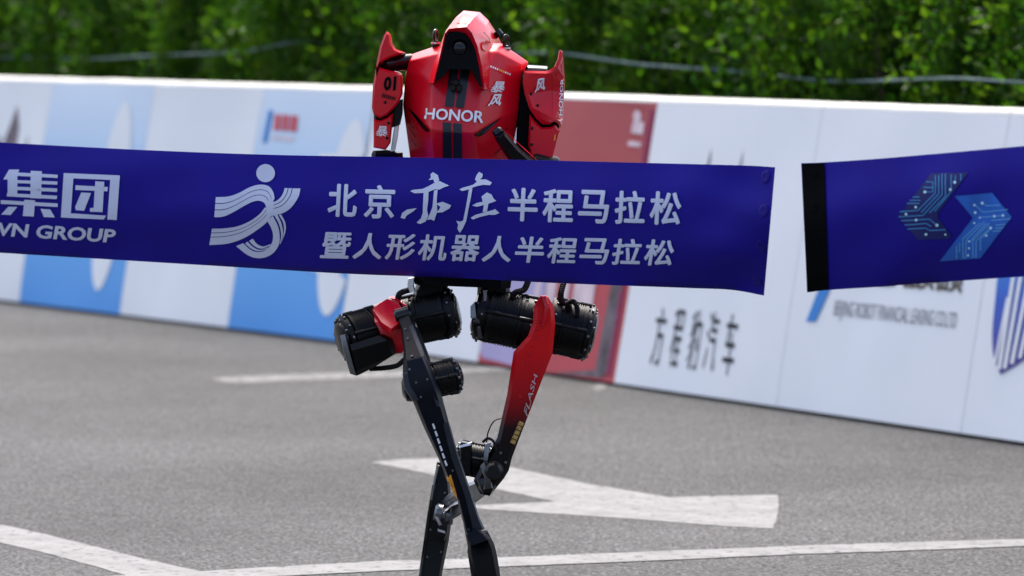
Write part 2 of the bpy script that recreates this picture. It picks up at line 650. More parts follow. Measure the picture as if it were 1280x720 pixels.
marking('arrow_marking', [(463, 578), (500, 574.5), (548, 573), (640, 585), (740, 606), (836, 622), (900, 620), (972, 619), (973.5, 632), (971, 648),
                          (966, 661), (900, 658), (790, 649), (700, 643), (580, 635.5), (594, 632), (694, 627.5), (640, 616), (560, 598), (500, 585)], M['paint'],
        'white forked road arrow painted behind the robot')
marking('lane_line', [(-60, 646), (0, 656), (60, 669), (120, 684), (180, 699), (248, 714), (300, 726), (180, 726), (110, 706), (50, 690), (0, 678.5), (-60, 667)], M['paint'],
        'white line slanting across the lower left corner')
marking('lane_line', [(120, 722), (230, 716.5), (330, 710), (480, 702), (620, 698), (820, 690), (1000, 683), (1150, 678), (1340, 673), (1340, 681), (1150, 688.5),
                      (1000, 693.5), (820, 701.5), (620, 709.5), (480, 714.5), (330, 722), (200, 730), (120, 736)], M['paint'],
        'long thin white line in front of the arrow', z=0.0025)
marking('lane_line', [(263, 474), (300, 470.5), (380, 468), (520, 463), (640, 459), (640, 463), (500, 471), (380, 475.5), (290, 479)], M['paint_worn'],
        'short worn white line near the blue barriers')
marking('paint_patch', [(738, 487), (744, 481), (757, 480), (758, 485), (748, 489)], M['paint_worn'], 'small white paint patch by the red barrier')

# ------------------------------------------------------------------ barriers
BL = [(-900, 267.5), (0, 378), (440, 432), (760, 482), (1280, 558), (2100, 678)]


def base(px):
    for (a, ya), (b, yb) in zip(BL[:-1], BL[1:]):
        if px <= b:
            return G(px, ya + (yb - ya) * (px - a) / (b - a))


HB = 1.228


def back_dir(d):
    return Vector((-d.y, d.x, 0)).normalized() if Vector((-d.y, d.x, 0)).y > 0 else Vector((d.y, -d.x, 0)).normalized()


def barrier(pxa, pxb, face_mat, label, seed):
    A, B = base(pxa), base(pxb)
    d = (B - A).normalized()
    nb = back_dir(d)
    L = (B - A).length
    gap = 0.0015
    mid = (A + B) / 2
    t = empty('barrier', mid + nb * 0.25)
    tag(t, label, 'barrier', 'printed barriers along the road')

    def P(u, w, z):
        return A + d * u + nb * w + Vector((0, 0, z))
    # printed front sheet: a gently uneven skin
    bm = bmesh.new()
    nu, nv = max(8, int(L / 0.12)), 12
    g = []
    for i in range(nu + 1):
        u = gap + (L - 2 * gap) * i / nu
        rowv = []
        for j in range(nv + 1):
            v = j / nv
            q = A + d * u
            wz = 0.014 * noise.noise(Vector((q.x * 1.3, q.y * 1.3, v * 0.8))) + 0.005 * noise.noise(Vector((q.x * 4, q.y * 4, v * 3)))
            rowv.append(bm.verts.new(P(u, 0.02 + 0.204 * v + wz * math.sin(math.pi * v) ** 0.5, 0.012 + 1.191 * v)))
        g.append(rowv)
    for i in range(nu):
        for j in range(nv):
            bm.faces.new((g[i][j], g[i + 1][j], g[i + 1][j + 1], g[i][j + 1]))
    front = link_bm('front_sheet', bm, face_mat, t, smooth=60)
    # folded top edge
    prof = [(0.2245, 1.203), (0.227, 1.212), (0.238, 1.223), (0.262, HB), (0.33, HB), (0.352, 1.218), (0.36, 1.19)]
    bm = bmesh.new()
    rings = []
    for i in range(nu + 1):
        u = gap + (L - 2 * gap) * i / nu
        dz = 0.004 * noise.noise(Vector((u * 2.2 + seed * 3, 4, 1)))
        rings.append([P(u, w, z + dz * (1 if k not in (0, len(prof) - 1) else 0)) for k, (w, z) in enumerate(prof)])
    bm = loft(rings, False, closed=False)
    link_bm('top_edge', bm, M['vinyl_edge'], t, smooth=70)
    # core: sides and back, on a dark strip coloured as the shadow gap
    bm = bmesh.new()
    pr = [(0.045, 0.034), (0.236, 1.183), (0.352, 1.183), (0.54, 0.034)]
    loft([[P(gap, w, z) for w, z in pr], [P(L - gap, w, z) for w, z in pr]], True, bm)
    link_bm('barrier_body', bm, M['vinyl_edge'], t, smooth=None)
    bm = bmesh.new()
    pr = [(0.036, 0.0), (0.036, 0.030), (0.55, 0.030), (0.55, 0.0)]
    loft([[P(gap, w, z) for w, z in pr], [P(L - gap, w, z) for w, z in pr]], True, bm)
    link_bm('shadow_gap_strip', bm, M['gap_shadow'], t, smooth=None)
    return t, front


PAN = {}
spec = [
    ('far2', -640, -300, 'vinyl', 'white printed barrier at the far left end of the row'),
    ('far1', -300, 20, 'vinyl', 'white barrier with a dark pointed emblem, leftmost in view'),
    ('blueA', 20, 145, 'blue_print', 'blue and white barrier panel near the left edge, above the road'),
    ('whiteA', 145, 280, 'vinyl', 'plain white barrier between the two blue barriers'),
    ('blueB', 280, 418, 'blue_print', 'pale blue fading barrier with red logo, left of the robot'),
    ('whiteB', 418, 592, 'vinyl', 'plain white barrier behind the robot, left of the red barrier'),
    ('red', 592, 762, 'red_print', 'dark red barrier with white lettering, right behind the robot'),
    ('car', 762, 965, 'vinyl', 'white barrier with five dark Chinese characters, next to the red barrier'),
    ('lease', 965, 1195, 'vinyl', 'white barrier with grey English company name and blue slash'),
    ('shield', 1195, 1460, 'vinyl', 'white barrier with a striped blue shield at the right edge'),
    ('near', 1460, 1800, 'vinyl', 'white printed barrier at the near right end of the row'),
]
for i, (k, a, b_, m_, lab) in enumerate(spec):
    PAN[k] = barrier(a, b_, M[m_], lab, i + 1)


def slant(px, py, y0=482):
    """follow the barrier's lean: x shift of a point py on the wall against its foot"""
    return px + (y0 - py) * 0.162


def wall_print(key, name, shape, m, maxlen=16, off=0.004, bold=0):
    return decal(name, shape, PAN[key][1], M[m], maxlen, off, bold=bold)


# dark pointed emblem, mostly behind the ribbon
wall_print('far1', 'emblem', polyshape([[(22, 132), (24, 160), (14, 215), (-8, 215), (8, 170)], [(2, 168), (-4, 215), (-20, 215), (-10, 185)], [(36, 168), (34, 182), (28, 215), (22, 215)]]), 'ink_smoke')


def ell(cx, cy, rx, ry):
    return polyshape([[(x + (cy - y) * 0.15, y) for x, y in disc2d(cx, cy, rx, ry, 36)]])


wall_print('blueA', 'white_oval', ell(140, 245, 17, 118), 'vinyl')
wall_print('blueB', 'white_oval', ell(427, 272, 23, 123), 'vinyl')
wall_print('blueB', 'logo_slash', polyshape([[(336, 138), (342, 138), (334, 178), (328, 178)]]), 'ink_blue')
wall_print('blueB', 'logo_print', polyshape([[(344, 143), (352, 143), (350, 163), (342, 163)], [(354, 143), (362, 144), (360, 164), (352, 163)], [(364, 144), (373, 145), (371, 165), (362, 164)]]), 'ink_red')
wall_print('blueB', 'logo_print', polyshape([[(341, 170), (368, 172), (367, 176), (340, 174)]]), 'ink_pink')
# red barrier
wall_print('red', 'edge_band', polyshape([[(592, 455.5), (606, 458), (668, 128), (652, 127)]]), 'ink_purple')
wall_print('red', 'smoke_band', polyshape([[(741, 478), (756, 480.5), (778, 358), (806, 220), (792, 220), (764, 356)]]), 'ink_smoke')
wall_print('red', 'edge_band', polyshape([[(756, 480.5), (761, 481.2), (820.5, 127), (815, 127)]]), 'ink_plum')
lets = []
for (x, w) in ((650, 24), (682, 12), (700, 10), (716, 26)):
    lets.append([(x + 4, 345), (x + w + 4, 347), (x + w - 4, 398 + (x - 650) * .1), (x - 4, 394 + (x - 650) * .1)])
wall_print('red', 'large_lettering', polyshape(lets), 'ink_pink')
wall_print('red', 'small_logo', polyshape([disc2d(797, 146, 5, 8), [(792, 152), (806, 153), (804, 168), (789, 166)], [(786, 176), (802, 178), (801, 184), (785, 182)]]), 'ink_pink')
# five characters
for ch, q in zip('方程豹汽车', [((823, 383), (836, 384.5), (825, 458), (812, 456)), ((846, 384), (859, 386), (846, 460), (835, 458)), ((868, 386), (881, 388), (870, 463), (857, 461)),
                               ((889, 388), (902, 390), (891, 465), (877, 463)), ((911, 391), (925, 393), (915, 470), (901, 468))]):
    wall_print('car', 'character', fit(text2d(ch), q), 'ink_dark', 10)
for pts in ([(890, 184), (888, 200), (874, 270), (866, 300), (860, 300), (876, 240)], [(930, 186), (928, 200), (916, 270), (908, 300), (902, 300), (917, 240)]):
    wall_print('car', 'emblem', polyshape([pts]), 'ink_smoke')
# company name
wall_print('lease', 'company_name', fit(text2d('BEIJING ROBOT FINANCIAL LEASING CO.LTD', 0.0), ((1045, 375), (1198, 391), (1193.5, 416.5), (1041, 400))), 'ink_grey', 12)
wall_print('lease', 'logo_slash', polyshape([[(1030, 345), (1042, 345), (1038, 362), (1020, 402), (1008, 402)]]), 'ink_blue')
wall_print('lease', 'company_name', fit(text2d('北京机器人融资租赁'), ((1052, 312), (1210, 322), (1202, 366), (1044, 352))), 'ink_brown', 12, bold=.7)
# shield with white stripes
sh_l, sh_r = [(1249, 330), (1244, 380), (1241, 415), (1242.5, 445), (1251, 468)], [(1330, 345), (1318, 385), (1300, 425), (1280, 450), (1251, 468)]
wall_print('shield', 'shield_emblem', band(sh_l, sh_r), 'ink_cyan')
st = []
for x0, y0, x1, y1, w in ((1261, 372, 1245, 454, 3.2), (1268, 345, 1250, 462, 4.6), (1277, 345, 1257, 461, 4.6), (1287, 350, 1266, 455, 4.4), (1297, 352, 1276, 448, 4.0)):
    st.append([(x0 - w / 2, y0), (x0 + w / 2, y0), (x1 + w / 2, y1), (x1 - w / 2, y1)])
wall_print('shield', 'white_stripes', polyshape(st), 'vinyl', off=0.008)

# ------------------------------------------------------------------ hedge
def leaf_cloud(name, seed, H=2.05, R=0.37, n=9500):
    rnd = random.Random(seed)
    clumps = []
    for k in range(64):
        z = rnd.uniform(0.15, H)
        a = rnd.uniform(0, 2 * math.pi)
        rr = R * (1.0 if z < H * 0.8 else (H - z) / (H * 0.2) * 0.7 + 0.3) * rnd.uniform(0.55, 1.0)
        clumps.append((Vector((rr * math.cos(a), rr * math.sin(a), z)), rnd.uniform(0.05, 0.10), rnd.random()))
    V, F, T = [], [], []
    for i in range(n):
        c, s, tint = rnd.choice(clumps)
        p = c + Vector((rnd.gauss(0, s), rnd.gauss(0, s), rnd.gauss(0, s * 2.4)))
        out = Vector((p.x, p.y, 0)).normalized() if (abs(p.x) + abs(p.y)) > 1e-3 else Vector((1, 0, 0))
        ax = (out * rnd.uniform(-0.2, 1.0) + Vector((rnd.gauss(0, .4), rnd.gauss(0, .4), rnd.uniform(-0.3, 1.2)))).normalized()
        sd = ax.cross(Vector((rnd.gauss(0, 1), rnd.gauss(0, 1), rnd.gauss(0, 1)))).normalized()
        nm = ax.cross(sd)
        ln, w = rnd.uniform(0.035, 0.075), rnd.uniform(0.009, 0.017)
        k = len(V)
        V += [p, p + ax * ln * 0.45 + sd * w + nm * w * .5, p + ax * ln, p + ax * ln * 0.45 - sd * w + nm * w * .5]
        F += [(k, k + 1, k + 2), (k, k + 2, k + 3)]
        t = min(1, max(0, tint * 0.6 + rnd.random() * 0.4))
        T += [t] * 4
    me = bpy.data.meshes.new(name)
    me.from_pydata([tuple(v) for v in V], [], F)
    at = me.attributes.new('tint', 'FLOAT', 'POINT')
    at.data.foreach_set('value', T)
    me.materials.append(M['leaf'])
    return me


def trunk_mesh(seed, H=1.9):
    rnd = random.Random(seed)
    bm = bmesh.new()
    for k in range(4):
        a = k * 1.57 + rnd.random()
        r = 0.05
        top = Vector((0.22 * math.cos(a), 0.22 * math.sin(a), H * rnd.uniform(.75, 1)))
        pts = [Vector((0.02 * math.cos(a), 0.02 * math.sin(a), 0)), Vector((r * math.cos(a), r * math.sin(a), H * .35)), top]
        c = catmull(pts, 8)
        rings = []
        for i, p in enumerate(c):
            rr = 0.022 * (1 - i / 9)
            rings.append([p + Vector((rr * math.cos(q * math.pi / 3), rr * math.sin(q * math.pi / 3), 0)) for q in range(6)])
        loft(rings, True, bm)
    me = bpy.data.meshes.new('stems')
    for f in bm.faces: f.smooth = True
    bm.to_mesh(me); bm.free()
    me.materials.append(M['bark'])
    return me


crowns = [leaf_cloud('crown_mesh', 11 + k) for k in range(5)]
stems = [trunk_mesh(31 + k) for k in range(3)]
hedge_pts = []
px = -520
A = base(-560); 
path = [base(-560), base(0), base(440), base(760), base(1280), base(1640)]
seglen = 0.0
cells = []
for rown, (offb, step) in enumerate(((1.30, 0.70), (1.85, 0.52))):
    carry = 0.26 * rown
    for a, b_ in zip(path[:-1], path[1:]):
        d = b_ - a
        nb = back_dir(d.normalized())
        t = carry
        while t < d.length:
            p = a + d.normalized() * t + nb * (offb + random.uniform(-0.07, 0.07))
            cells.append((p, rown))
            t += step * random.uniform(0.9, 1.12)
        carry = t - d.length
for i, (p, rown) in enumerate(cells):
    h = empty('hedge_shrub', p)
    tag(h, 'upright leafy green shrub in the dense hedge behind the barriers', 'shrub', 'hedge shrubs behind the barriers')
    rz = random.uniform(0, 6.28)
    sc = random.uniform(0.92, 1.1)
    for nm, me in (('crown', crowns[i % 5]), ('trunk', stems[i % 3])):
        c = bpy.data.objects.new(nm, me)
        col.objects.link(c)
        c.parent = h
        c.rotation_euler.z = rz
        c.scale = (sc, sc, sc * random.uniform(0.95, 1.08))


def hedge_pt(px, py, offb):
    """a point on the hedge's face"""
    b0 = base(px)
    d = (base(px + 10) - b0).normalized()
    nb = back_dir(d)
    o = b0 + nb * offb
    r = ray(px, py)
    t = (o - CAM).dot(nb) / r.dot(nb)
    return CAM + r * t


for pts, lab in (([(-300, 84), (0, 72), (100, 74), (200, 69), (300, 65), (370, 53), (440, 56), (520, 62), (600, 68), (690, 66), (760, 75), (805, 81), (890, 87), (950, 92), (1030, 101), (1100, 101), (1190, 98), (1280, 103), (1500, 112)],
                  'thin grey hose running along the face of the hedge'),):
    cb = tube([hedge_pt(x, y, 0.97 + 0.09 * math.sin(x * .013 + 1.5)) for x, y in pts], 0.0065, 8, 160)
    o = link_bm('garden_hose', cb, M['cable'])
    tag(o, lab, 'hose')

# ------------------------------------------------------------------ ribbons
def lerp_tab(tab, x):
    if x <= tab[0][0]:
        (a, ya), (b, yb) = tab[0], tab[1]
    elif x >= tab[-1][0]:
        (a, ya), (b, yb) = tab[-2], tab[-1]
    else:
        for (a, ya), (b, yb) in zip(tab[:-1], tab[1:]):
            if x <= b:
                break
    return ya + (yb - ya) * (x - a) / (b - a)


def ribbon(top, bot, n, Yf, waves, mt, name='finish_ribbon', nv=18):
    """top / bot: edge points (px, py); Yf(px): distance"""
    TA, BA = catmull([(x, y, 0) for x, y in top], n), catmull([(x, y, 0) for x, y in bot], n)
    bm = bmesh.new()
    fr, bk = [], []
    for a, b in zip(TA, BA):
        rf, rb = [], []
        for j in range(nv + 1):
            v = j / nv
            x, y = a.x + (b.x - a.x) * v, a.y + (b.y - a.y) * v
            Y = Yf(x) - 0.055 * math.sin(math.pi * v) + waves(x, v)
            p = W(x, y, Y)
            rf.append(bm.verts.new(p)); rb.append(bm.verts.new(p + Vector((0, 0.0025, 0))))
        fr.append(rf); bk.append(rb)
    for i in range(n - 1):
        for j in range(nv):
            bm.faces.new((fr[i][j], fr[i][j + 1], fr[i + 1][j + 1], fr[i + 1][j]))
            bm.faces.new((bk[i][j], bk[i + 1][j], bk[i + 1][j + 1], bk[i][j + 1]))
        for j in (0, nv):
            bm.faces.new((fr[i][j], fr[i + 1][j], bk[i + 1][j], bk[i][j]))
    for i in (0, n - 1):
        for j in range(nv):
            bm.faces.new((fr[i][j], fr[i][j + 1], bk[i][j + 1], bk[i][j]))
    bmesh.ops.recalc_face_normals(bm, faces=bm.faces)
    return link_bm(name, bm, mt, smooth=60)


def YL(x):
    return 15.97 - 2.15 * x / 955.0


def wvL(x, v):
    k = max(0.0, (x - 800) / 160.0)
    w = 0.012 * math.sin(x * 0.011 + 1.0 + v * 1.2) + 0.005 * math.sin(x * 0.031 + v * 4)
    w += 0.016 * k * math.sin(v * 9 + x * 0.02) + 0.006 * k * math.sin(v * 17 - x * 0.035)
    return w * (0.4 + 0.6 * v) + 0.05 * (v - 0.5) * 2 + 0.0035 * math.sin(v * 13 + x * 0.009 + 2 * math.sin(x * .004)) + 0.0035 * math.sin(x * 0.055 + v * 7) * (0.25 + 1.3 * k)


rib_l = ribbon([(-520, 146), (-250, 163), (0, 178), (180, 187.5), (340, 193.5), (500, 196.5), (700, 201), (860, 205), (935, 207), (969, 209)],
               [(-520, 285), (-250, 301), (0, 316), (140, 324.5), (280, 333), (430, 342), (560, 347), (700, 354), (860, 360), (915, 362.5), (955, 369.5)],
               150, YL, wvL, M['ribbon'])
tag(rib_l, 'long blue finish ribbon printed with white Chinese lettering across the robot', 'ribbon')


def YR_(x):
    return 13.55 - 0.62 * (x - 1003) / 277.0


def wvR(x, v):
    return (0.010 * math.sin(x * 0.02 + v * 2) + 0.004 * math.sin(x * 0.05 + v * 6)) * (0.5 + 0.5 * v) + 0.08 * (v - 0.5) + 0.0035 * math.sin(v * 12 + x * 0.012) + 0.003 * math.sin(x * 0.06 - v * 5)


rib_r = ribbon([(1001.5, 204), (1030, 203), (1090, 199), (1150, 194), (1280, 182.5), (1500, 162), (1760, 140)],
               [(1009, 365.5), (1036, 362.5), (1090, 359), (1150, 354.5), (1280, 345.5), (1500, 330), (1760, 314)], 100, YR_, wvR, M['ribbon'])
tag(rib_r, 'short blue ribbon end with black strip and circuit arrow logo, at right', 'ribbon')

Q = text2d
ink = M['ribbon_ink']
row1 = [('北', (410.5, 229.5, 447, 270.5)), ('京', (456, 231, 494, 272.5)), ('半', (635.5, 234.5, 673, 276)), ('程', (679, 236, 717.5, 277.5)), ('马', (723.5, 237, 762, 278.5)),
        ('拉', (769, 238, 807, 279.5)), ('松', (813, 239, 852, 280.5))]
for ch, (x0, y0, x1, y1) in row1:
    dy = 0.025 * (x1 - x0)
    decal('character', fit(Q(ch), ((x0 + 2, y0 + 1), (x1, y0 + dy + 1), (x1 - 2, y1 + dy - 1), (x0, y1 - 1))), rib_l, ink, 10, 0.0018, bold=1.05)
x = 402.5
for i, ch in enumerate('暨人形机器人半程马拉松'):
    x0 = 402 + i * 40.4
    x1 = x0 + 36.5
    y0 = 289.5 + (x0 - 402) * 0.0225
    y1 = y0 + 33
    dy = 0.8
    decal('character', fit(Q(ch), ((x0 + 4, y0 + 1), (x1 + 2, y0 + dy + 1), (x1 - 3, y1 + dy - 1), (x0 - 1, y1 - 1))), rib_l, ink, 10, 0.0018, bold=0.85)
# brush-written pair
yi = polyshape([
    [(712, 92), (728, 78), (760, 98), (768, 130), (748, 150), (735, 142), (730, 125), (700, 130), (715, 112)],
    [(582, 200), (600, 192), (660, 186), (700, 168), (735, 148), (770, 135), (800, 150), (832, 165), (800, 175), (770, 190), (740, 188), (700, 205), (660, 212), (610, 214)],
    [(668, 205), (700, 195), (698, 250), (690, 320), (698, 360), (680, 395), (645, 410), (622, 402), (650, 375), (662, 340), (664, 280)],
    [(735, 195), (758, 190), (752, 260), (756, 330), (735, 390), (712, 380), (690, 385), (710, 340), (725, 300)],
    [(745, 280), (790, 268), (845, 290), (835, 310), (790, 335), (752, 338), (770, 312), (775, 300)],
    [(530, 340), (560, 318), (625, 308), (600, 330), (560, 355), (545, 378), (520, 370)]])
zhuang = polyshape([
    [(1010, 95), (1025, 76), (1048, 90), (1045, 112), (1030, 125), (1070, 125), (1107, 145), (1095, 162), (1050, 160), (1010, 168), (980, 178), (955, 190), (915, 200), (898, 188), (920, 178), (985, 160), (1010, 140), (998, 125)],
    [(960, 185), (982, 180), (972, 240), (955, 320), (942, 390), (920, 440), (900, 468), (885, 440), (890, 415), (878, 390), (905, 395), (922, 388), (940, 300)],
    [(1040, 235), (1075, 208), (1105, 222), (1118, 248), (1135, 262), (1110, 272), (1070, 285), (1010, 300), (980, 292), (1010, 275), (1048, 268)],
    [(1058, 268), (1088, 262), (1075, 330), (1048, 335)],
    [(970, 370), (1000, 352), (1060, 335), (1110, 322), (1128, 315), (1155, 340), (1125, 352), (1085, 352), (1030, 365), (985, 382)]])
for nm, sh in (('brush_character', yi), ('brush_character', zhuang)):
    decal(nm, xf(sh, 400, 200, 5.142), rib_l, ink, 10, 0.0018)
# runner logo
U1, L1 = [(155, 290), (230, 287), (300, 265), (360, 233), (410, 214), (460, 210), (500, 224), (524, 258), (533, 298)], [(145, 418), (200, 415), (260, 390), (330, 350), (390, 320), (430, 313), (462, 323), (476, 345), (484, 390)]
U2, L2 = [(470, 356), (440, 395), (380, 440), (300, 475), (210, 490), (130, 492)], [(528, 372), (492, 440), (420, 500), (330, 555), (230, 588), (113, 597)]
U3, L3 = [(598, 232), (585, 270), (560, 303), (522, 325)], [(699, 235), (685, 290), (640, 355), (585, 392), (505, 412)]
runner = merge(polyshape([disc2d(475, 136, 60, 58, 32)]),
               band(U1, L1, 0, .30), band(U1, L1, .34, .62), band(U1, L1, .66, 1),
               band(U2, L2, 0, .24), band(U2, L2, .28, .50), band(U2, L2, .54, 1),
               band(U3, L3, 0, .20), band(U3, L3, .25, .46), band(U3, L3, .51, 1),
               polyshape([[(484, 380), (478, 340), (505, 290), (526, 320), (527, 380), (492, 440), (476, 430)]]),
               band([(487, 445), (512, 490), (523, 540), (512, 590), (470, 632), (420, 642), (375, 625), (330, 585)], [(520, 408), (556, 480), (566, 560), (548, 620), (500, 665), (430, 682), (360, 662), (285, 604)]),
               band([(530, 407), (560, 460), (575, 530), (566, 595)], [(551, 402), (577, 460), (586, 520), (572, 585)]),
               band([(560, 403), (588, 455), (592, 510), (576, 580)], [(575, 400), (602, 455), (602, 510), (580, 570)]),
               band([(358, 575), (395, 610), (440, 628), (490, 612)], [(338, 592), (380, 625), (430, 640), (480, 625)], 0, .75),
               band([(392, 556), (420, 590), (460, 606), (508, 590)], [(366, 572), (400, 605), (445, 622), (500, 604)], 0, .9))
decal('runner_logo', xf(runner, 240, 190, 5.143), rib_l, ink, 8, 0.0018)
# the group name, cut by the picture edge


def R4(a, b, c, d):
    return [a, b, c, d]


ji = polyshape([[(65, 122), (135, 122), (122, 160), (122, 300), (55, 300), (55, 190), (25, 190)], [(215, 130), (292, 134), (286, 322), (212, 318)],
                [(122, 142), (402, 158), (400, 180), (122, 165)], [(122, 195), (400, 204), (399, 226), (122, 215)], [(122, 240), (398, 252), (397, 276), (122, 262)],
                [(50, 284), (398, 302), (394, 326), (50, 306)], [(8, 332), (402, 356), (400, 380), (6, 358)], [(170, 330), (245, 334), (236, 446), (160, 442)],
                [(60, 378), (122, 380), (75, 436), (10, 432)], [(282, 392), (350, 398), (382, 452), (306, 450)]])
tuan = polyshape([[(443, 146), (512, 150), (490, 456), (424, 452)], [(443, 146), (832, 162), (830, 196), (505, 182)], [(766, 190), (830, 192), (810, 470), (745, 466)], [(492, 424), (738, 440), (720, 466), (490, 456)],
                  [(525, 230), (748, 242), (746, 272), (524, 262)], [(662, 202), (724, 206), (712, 416), (624, 412), (626, 388), (650, 386)], [(565, 280), (632, 284), (585, 406), (528, 402), (522, 382)]])
decal('group_lettering', xf(merge(ji, tuan), 0, 190, 5.54), rib_l, ink, 9, 0.0018)
decal('group_lettering', fit(Q('WN GROUP', 0.03), ((-16, 277), (146, 286.5), (143, 303.5), (-19, 293.5))), rib_l, ink, 9, 0.0018)


def snaps(rib, pts, m, r=8):
    for x, y in pts:
        h, n_, _, _ = bvh_of(rib).ray_cast(CAM, ray(x, y).normalized())
        if h is None:
            continue
        if n_.y > 0: n_ = -n_
        rr = r / 500
        link_bm('snap', lathe(h - n_ * .0005, h + n_ * 0.003, [(0, rr), (.6, rr), (1, rr * .8), (1, rr * .55), (.75, rr * .5), (.75, .001)], 20, cap=False), m, rib, smooth=40)


snaps(rib_l, [(957.5, 221), (955, 263), (952, 307), (946.5, 350)], M['snap'])
decal('velcro_strip', polyshape([[(1002.3, 204.5), (1031, 203.6), (1036, 362), (1009.2, 364.8)]]), rib_r, M['velcro'], 12, 0.002)
snaps(rib_r, [(1019, 217), (1020, 258), (1022.5, 302), (1024, 346)], M['velcro'], 7)
C = lambda sh: xf(sh, 1100, 190, 4.8)
decal('logo_chevron', C(polyshape([[(310, 128), (530, 124), (350, 365), (348, 395), (430, 500), (410, 520), (230, 526), (110, 385)]])), rib_r, M['circuit_dark'], 10, 0.0015)
decal('logo_chevron', C(polyshape([[(450, 265), (675, 245), (792, 390), (605, 635), (360, 655), (560, 395)]])), rib_r, M['circuit_blue'], 10, 0.0015)
ln = [[(335, 140), (335, 245), (230, 350), (120, 358)], [(355, 140), (355, 250), (250, 362)], [(375, 130), (375, 255), (260, 380), (115, 388)], [(395, 130), (395, 265), (300, 365)], [(430, 135), (430, 235), (330, 355)],
      [(455, 140), (455, 180)], [(488, 130), (488, 170)], [(280, 180), (320, 180), (320, 240), (275, 240)], [(265, 212), (320, 215)], [(200, 270), (240, 270)], [(180, 290), (245, 290)], [(165, 308), (240, 308)],
      [(130, 412), (300, 402), (340, 435)], [(150, 438), (280, 428), (310, 445)], [(168, 462), (275, 455), (300, 470), (395, 466)]]
decal('circuit_lines', C(merge(*[line2d(p, 5) for p in ln])), rib_r, M['circuit_line'], 10, 0.0024)['kind'] = 'stuff'
ln2 = [[(575, 318), (620, 360), (770, 345)], [(615, 305), (640, 322), (725, 318)], [(600, 392), (745, 380)], [(670, 410), (785, 400)], [(500, 640), (500, 520), (600, 425)], [(515, 640), (520, 525), (625, 420)], [(540, 540), (640, 425)],
       [(560, 635), (560, 530), (660, 425)], [(578, 635), (580, 530), (670, 450)], [(605, 590), (605, 520), (660, 470)], [(695, 440), (755, 432)], [(690, 458), (745, 452)], [(680, 475), (730, 470)], [(480, 600), (480, 545)], [(462, 640), (462, 560)]]
decal('circuit_lines', C(merge(*[line2d(p, 4.5) for p in ln2])), rib_r, M['circuit_line2'], 10, 0.0024)['kind'] = 'stuff'
dots = [(452, 182, 9), (425, 225, 8), (273, 240, 9), (218, 330, 8), (160, 372, 8), (220, 407, 8), (345, 438, 9), (279, 493, 8), (395, 494, 6), (617, 305, 9), (570, 317, 7), (575, 362, 8), (690, 384, 8), (742, 380, 8), (603, 393, 6), (668, 455, 9), (641, 500, 7),
        (537, 535, 6), (537, 575, 6), (531, 618, 7), (569, 425, 6)]
decal('circuit_dots', C(polyshape([disc2d(x, y, r, n=12) for x, y, r in dots])), rib_r, M['circuit_dot'], 10, 0.0032)['kind'] = 'stuff'

# ------------------------------------------------------------------ the robot
YR = 14.95
robot = empty('running_robot', (W(585, 400, YR).x, YR, 0))
tag(robot, 'red and black humanoid robot running through the blue finish ribbon', 'robot')
RB = lambda name, bm, m, p=robot, s=32: link_bm(name, bm, M[m], p, smooth=s)

# torso ------------------------------------------------------------
rows = [
    [(512, 76, -.03), (549, 67, -.06), (566, 66, -.09), (620, 64, -.06), (652, 81, -.03)],
    [(507, 90, -.02), (541, 101, -.105), (566, 98, -.125), (604, 102, -.12), (651, 98, -.02)],
    [(503.5, 132, 0.0), (539, 162, -.165), (565, 164, -.175), (593, 167, -.165), (648, 136, -.03)],
    [(512, 194, -.01), (548, 226, -.10), (566, 229, -.105), (600, 226, -.095), (642, 178, -.01)],
    [(524, 262, 0.0), (548, 270, -.05), (566, 271, -.055), (598, 270, -.05), (628, 250, 0.0)]]
backs = [[(515, 67, .01), (553, 54, .0), (566, 52, .0), (626, 53, .0), (662, 78, .01)],
         [(510, 92, .12), (541, 95, .15), (566, 95, .16), (604, 95, .15), (655, 98, .12)],
         [(508, 132, .12), (541, 140, .16), (566, 140, .17), (604, 140, .16), (652, 136, .12)],
         [(516, 194, .10), (548, 200, .13), (566, 200, .14), (600, 200, .13), (642, 182, .10)],
         [(526, 262, .08), (548, 265, .09), (566, 265, .09), (598, 265, .09), (628, 250, .08)]]
bm = bmesh.new()
fv = [[bm.verts.new(W(x, y, YR + d)) for x, y, d in r] for r in rows]
bv = [[bm.verts.new(W(x, y, YR + d)) for x, y, d in r] for r in backs]
for i in range(4):
    for j in range(4):
        bm.faces.new((fv[i][j], fv[i][j + 1], fv[i + 1][j + 1], fv[i + 1][j]))
        bm.faces.new((bv[i][j + 1], bv[i][j], bv[i + 1][j], bv[i + 1][j + 1]))
    bm.faces.new((fv[i][0], fv[i + 1][0], bv[i + 1][0], bv[i][0]))
    bm.faces.new((fv[i + 1][4], fv[i][4], bv[i][4], bv[i + 1][4]))
for j in range(4):
    bm.faces.new((fv[0][j + 1], fv[0][j], bv[0][j], bv[0][j + 1]))
    bm.faces.new((fv[4][j], fv[4][j + 1], bv[4][j + 1], bv[4][j]))
bmesh.ops.recalc_face_normals(bm, faces=bm.faces)
bm_bevel(bm, 0.007, 3, 12)
torso = RB('torso', bm, 'red', s=40)
D = lambda name, sh, tgt, m, ml=6, off=0.0022, bold=0: decal(name, sh, tgt, M[m], ml, off, bold=bold)
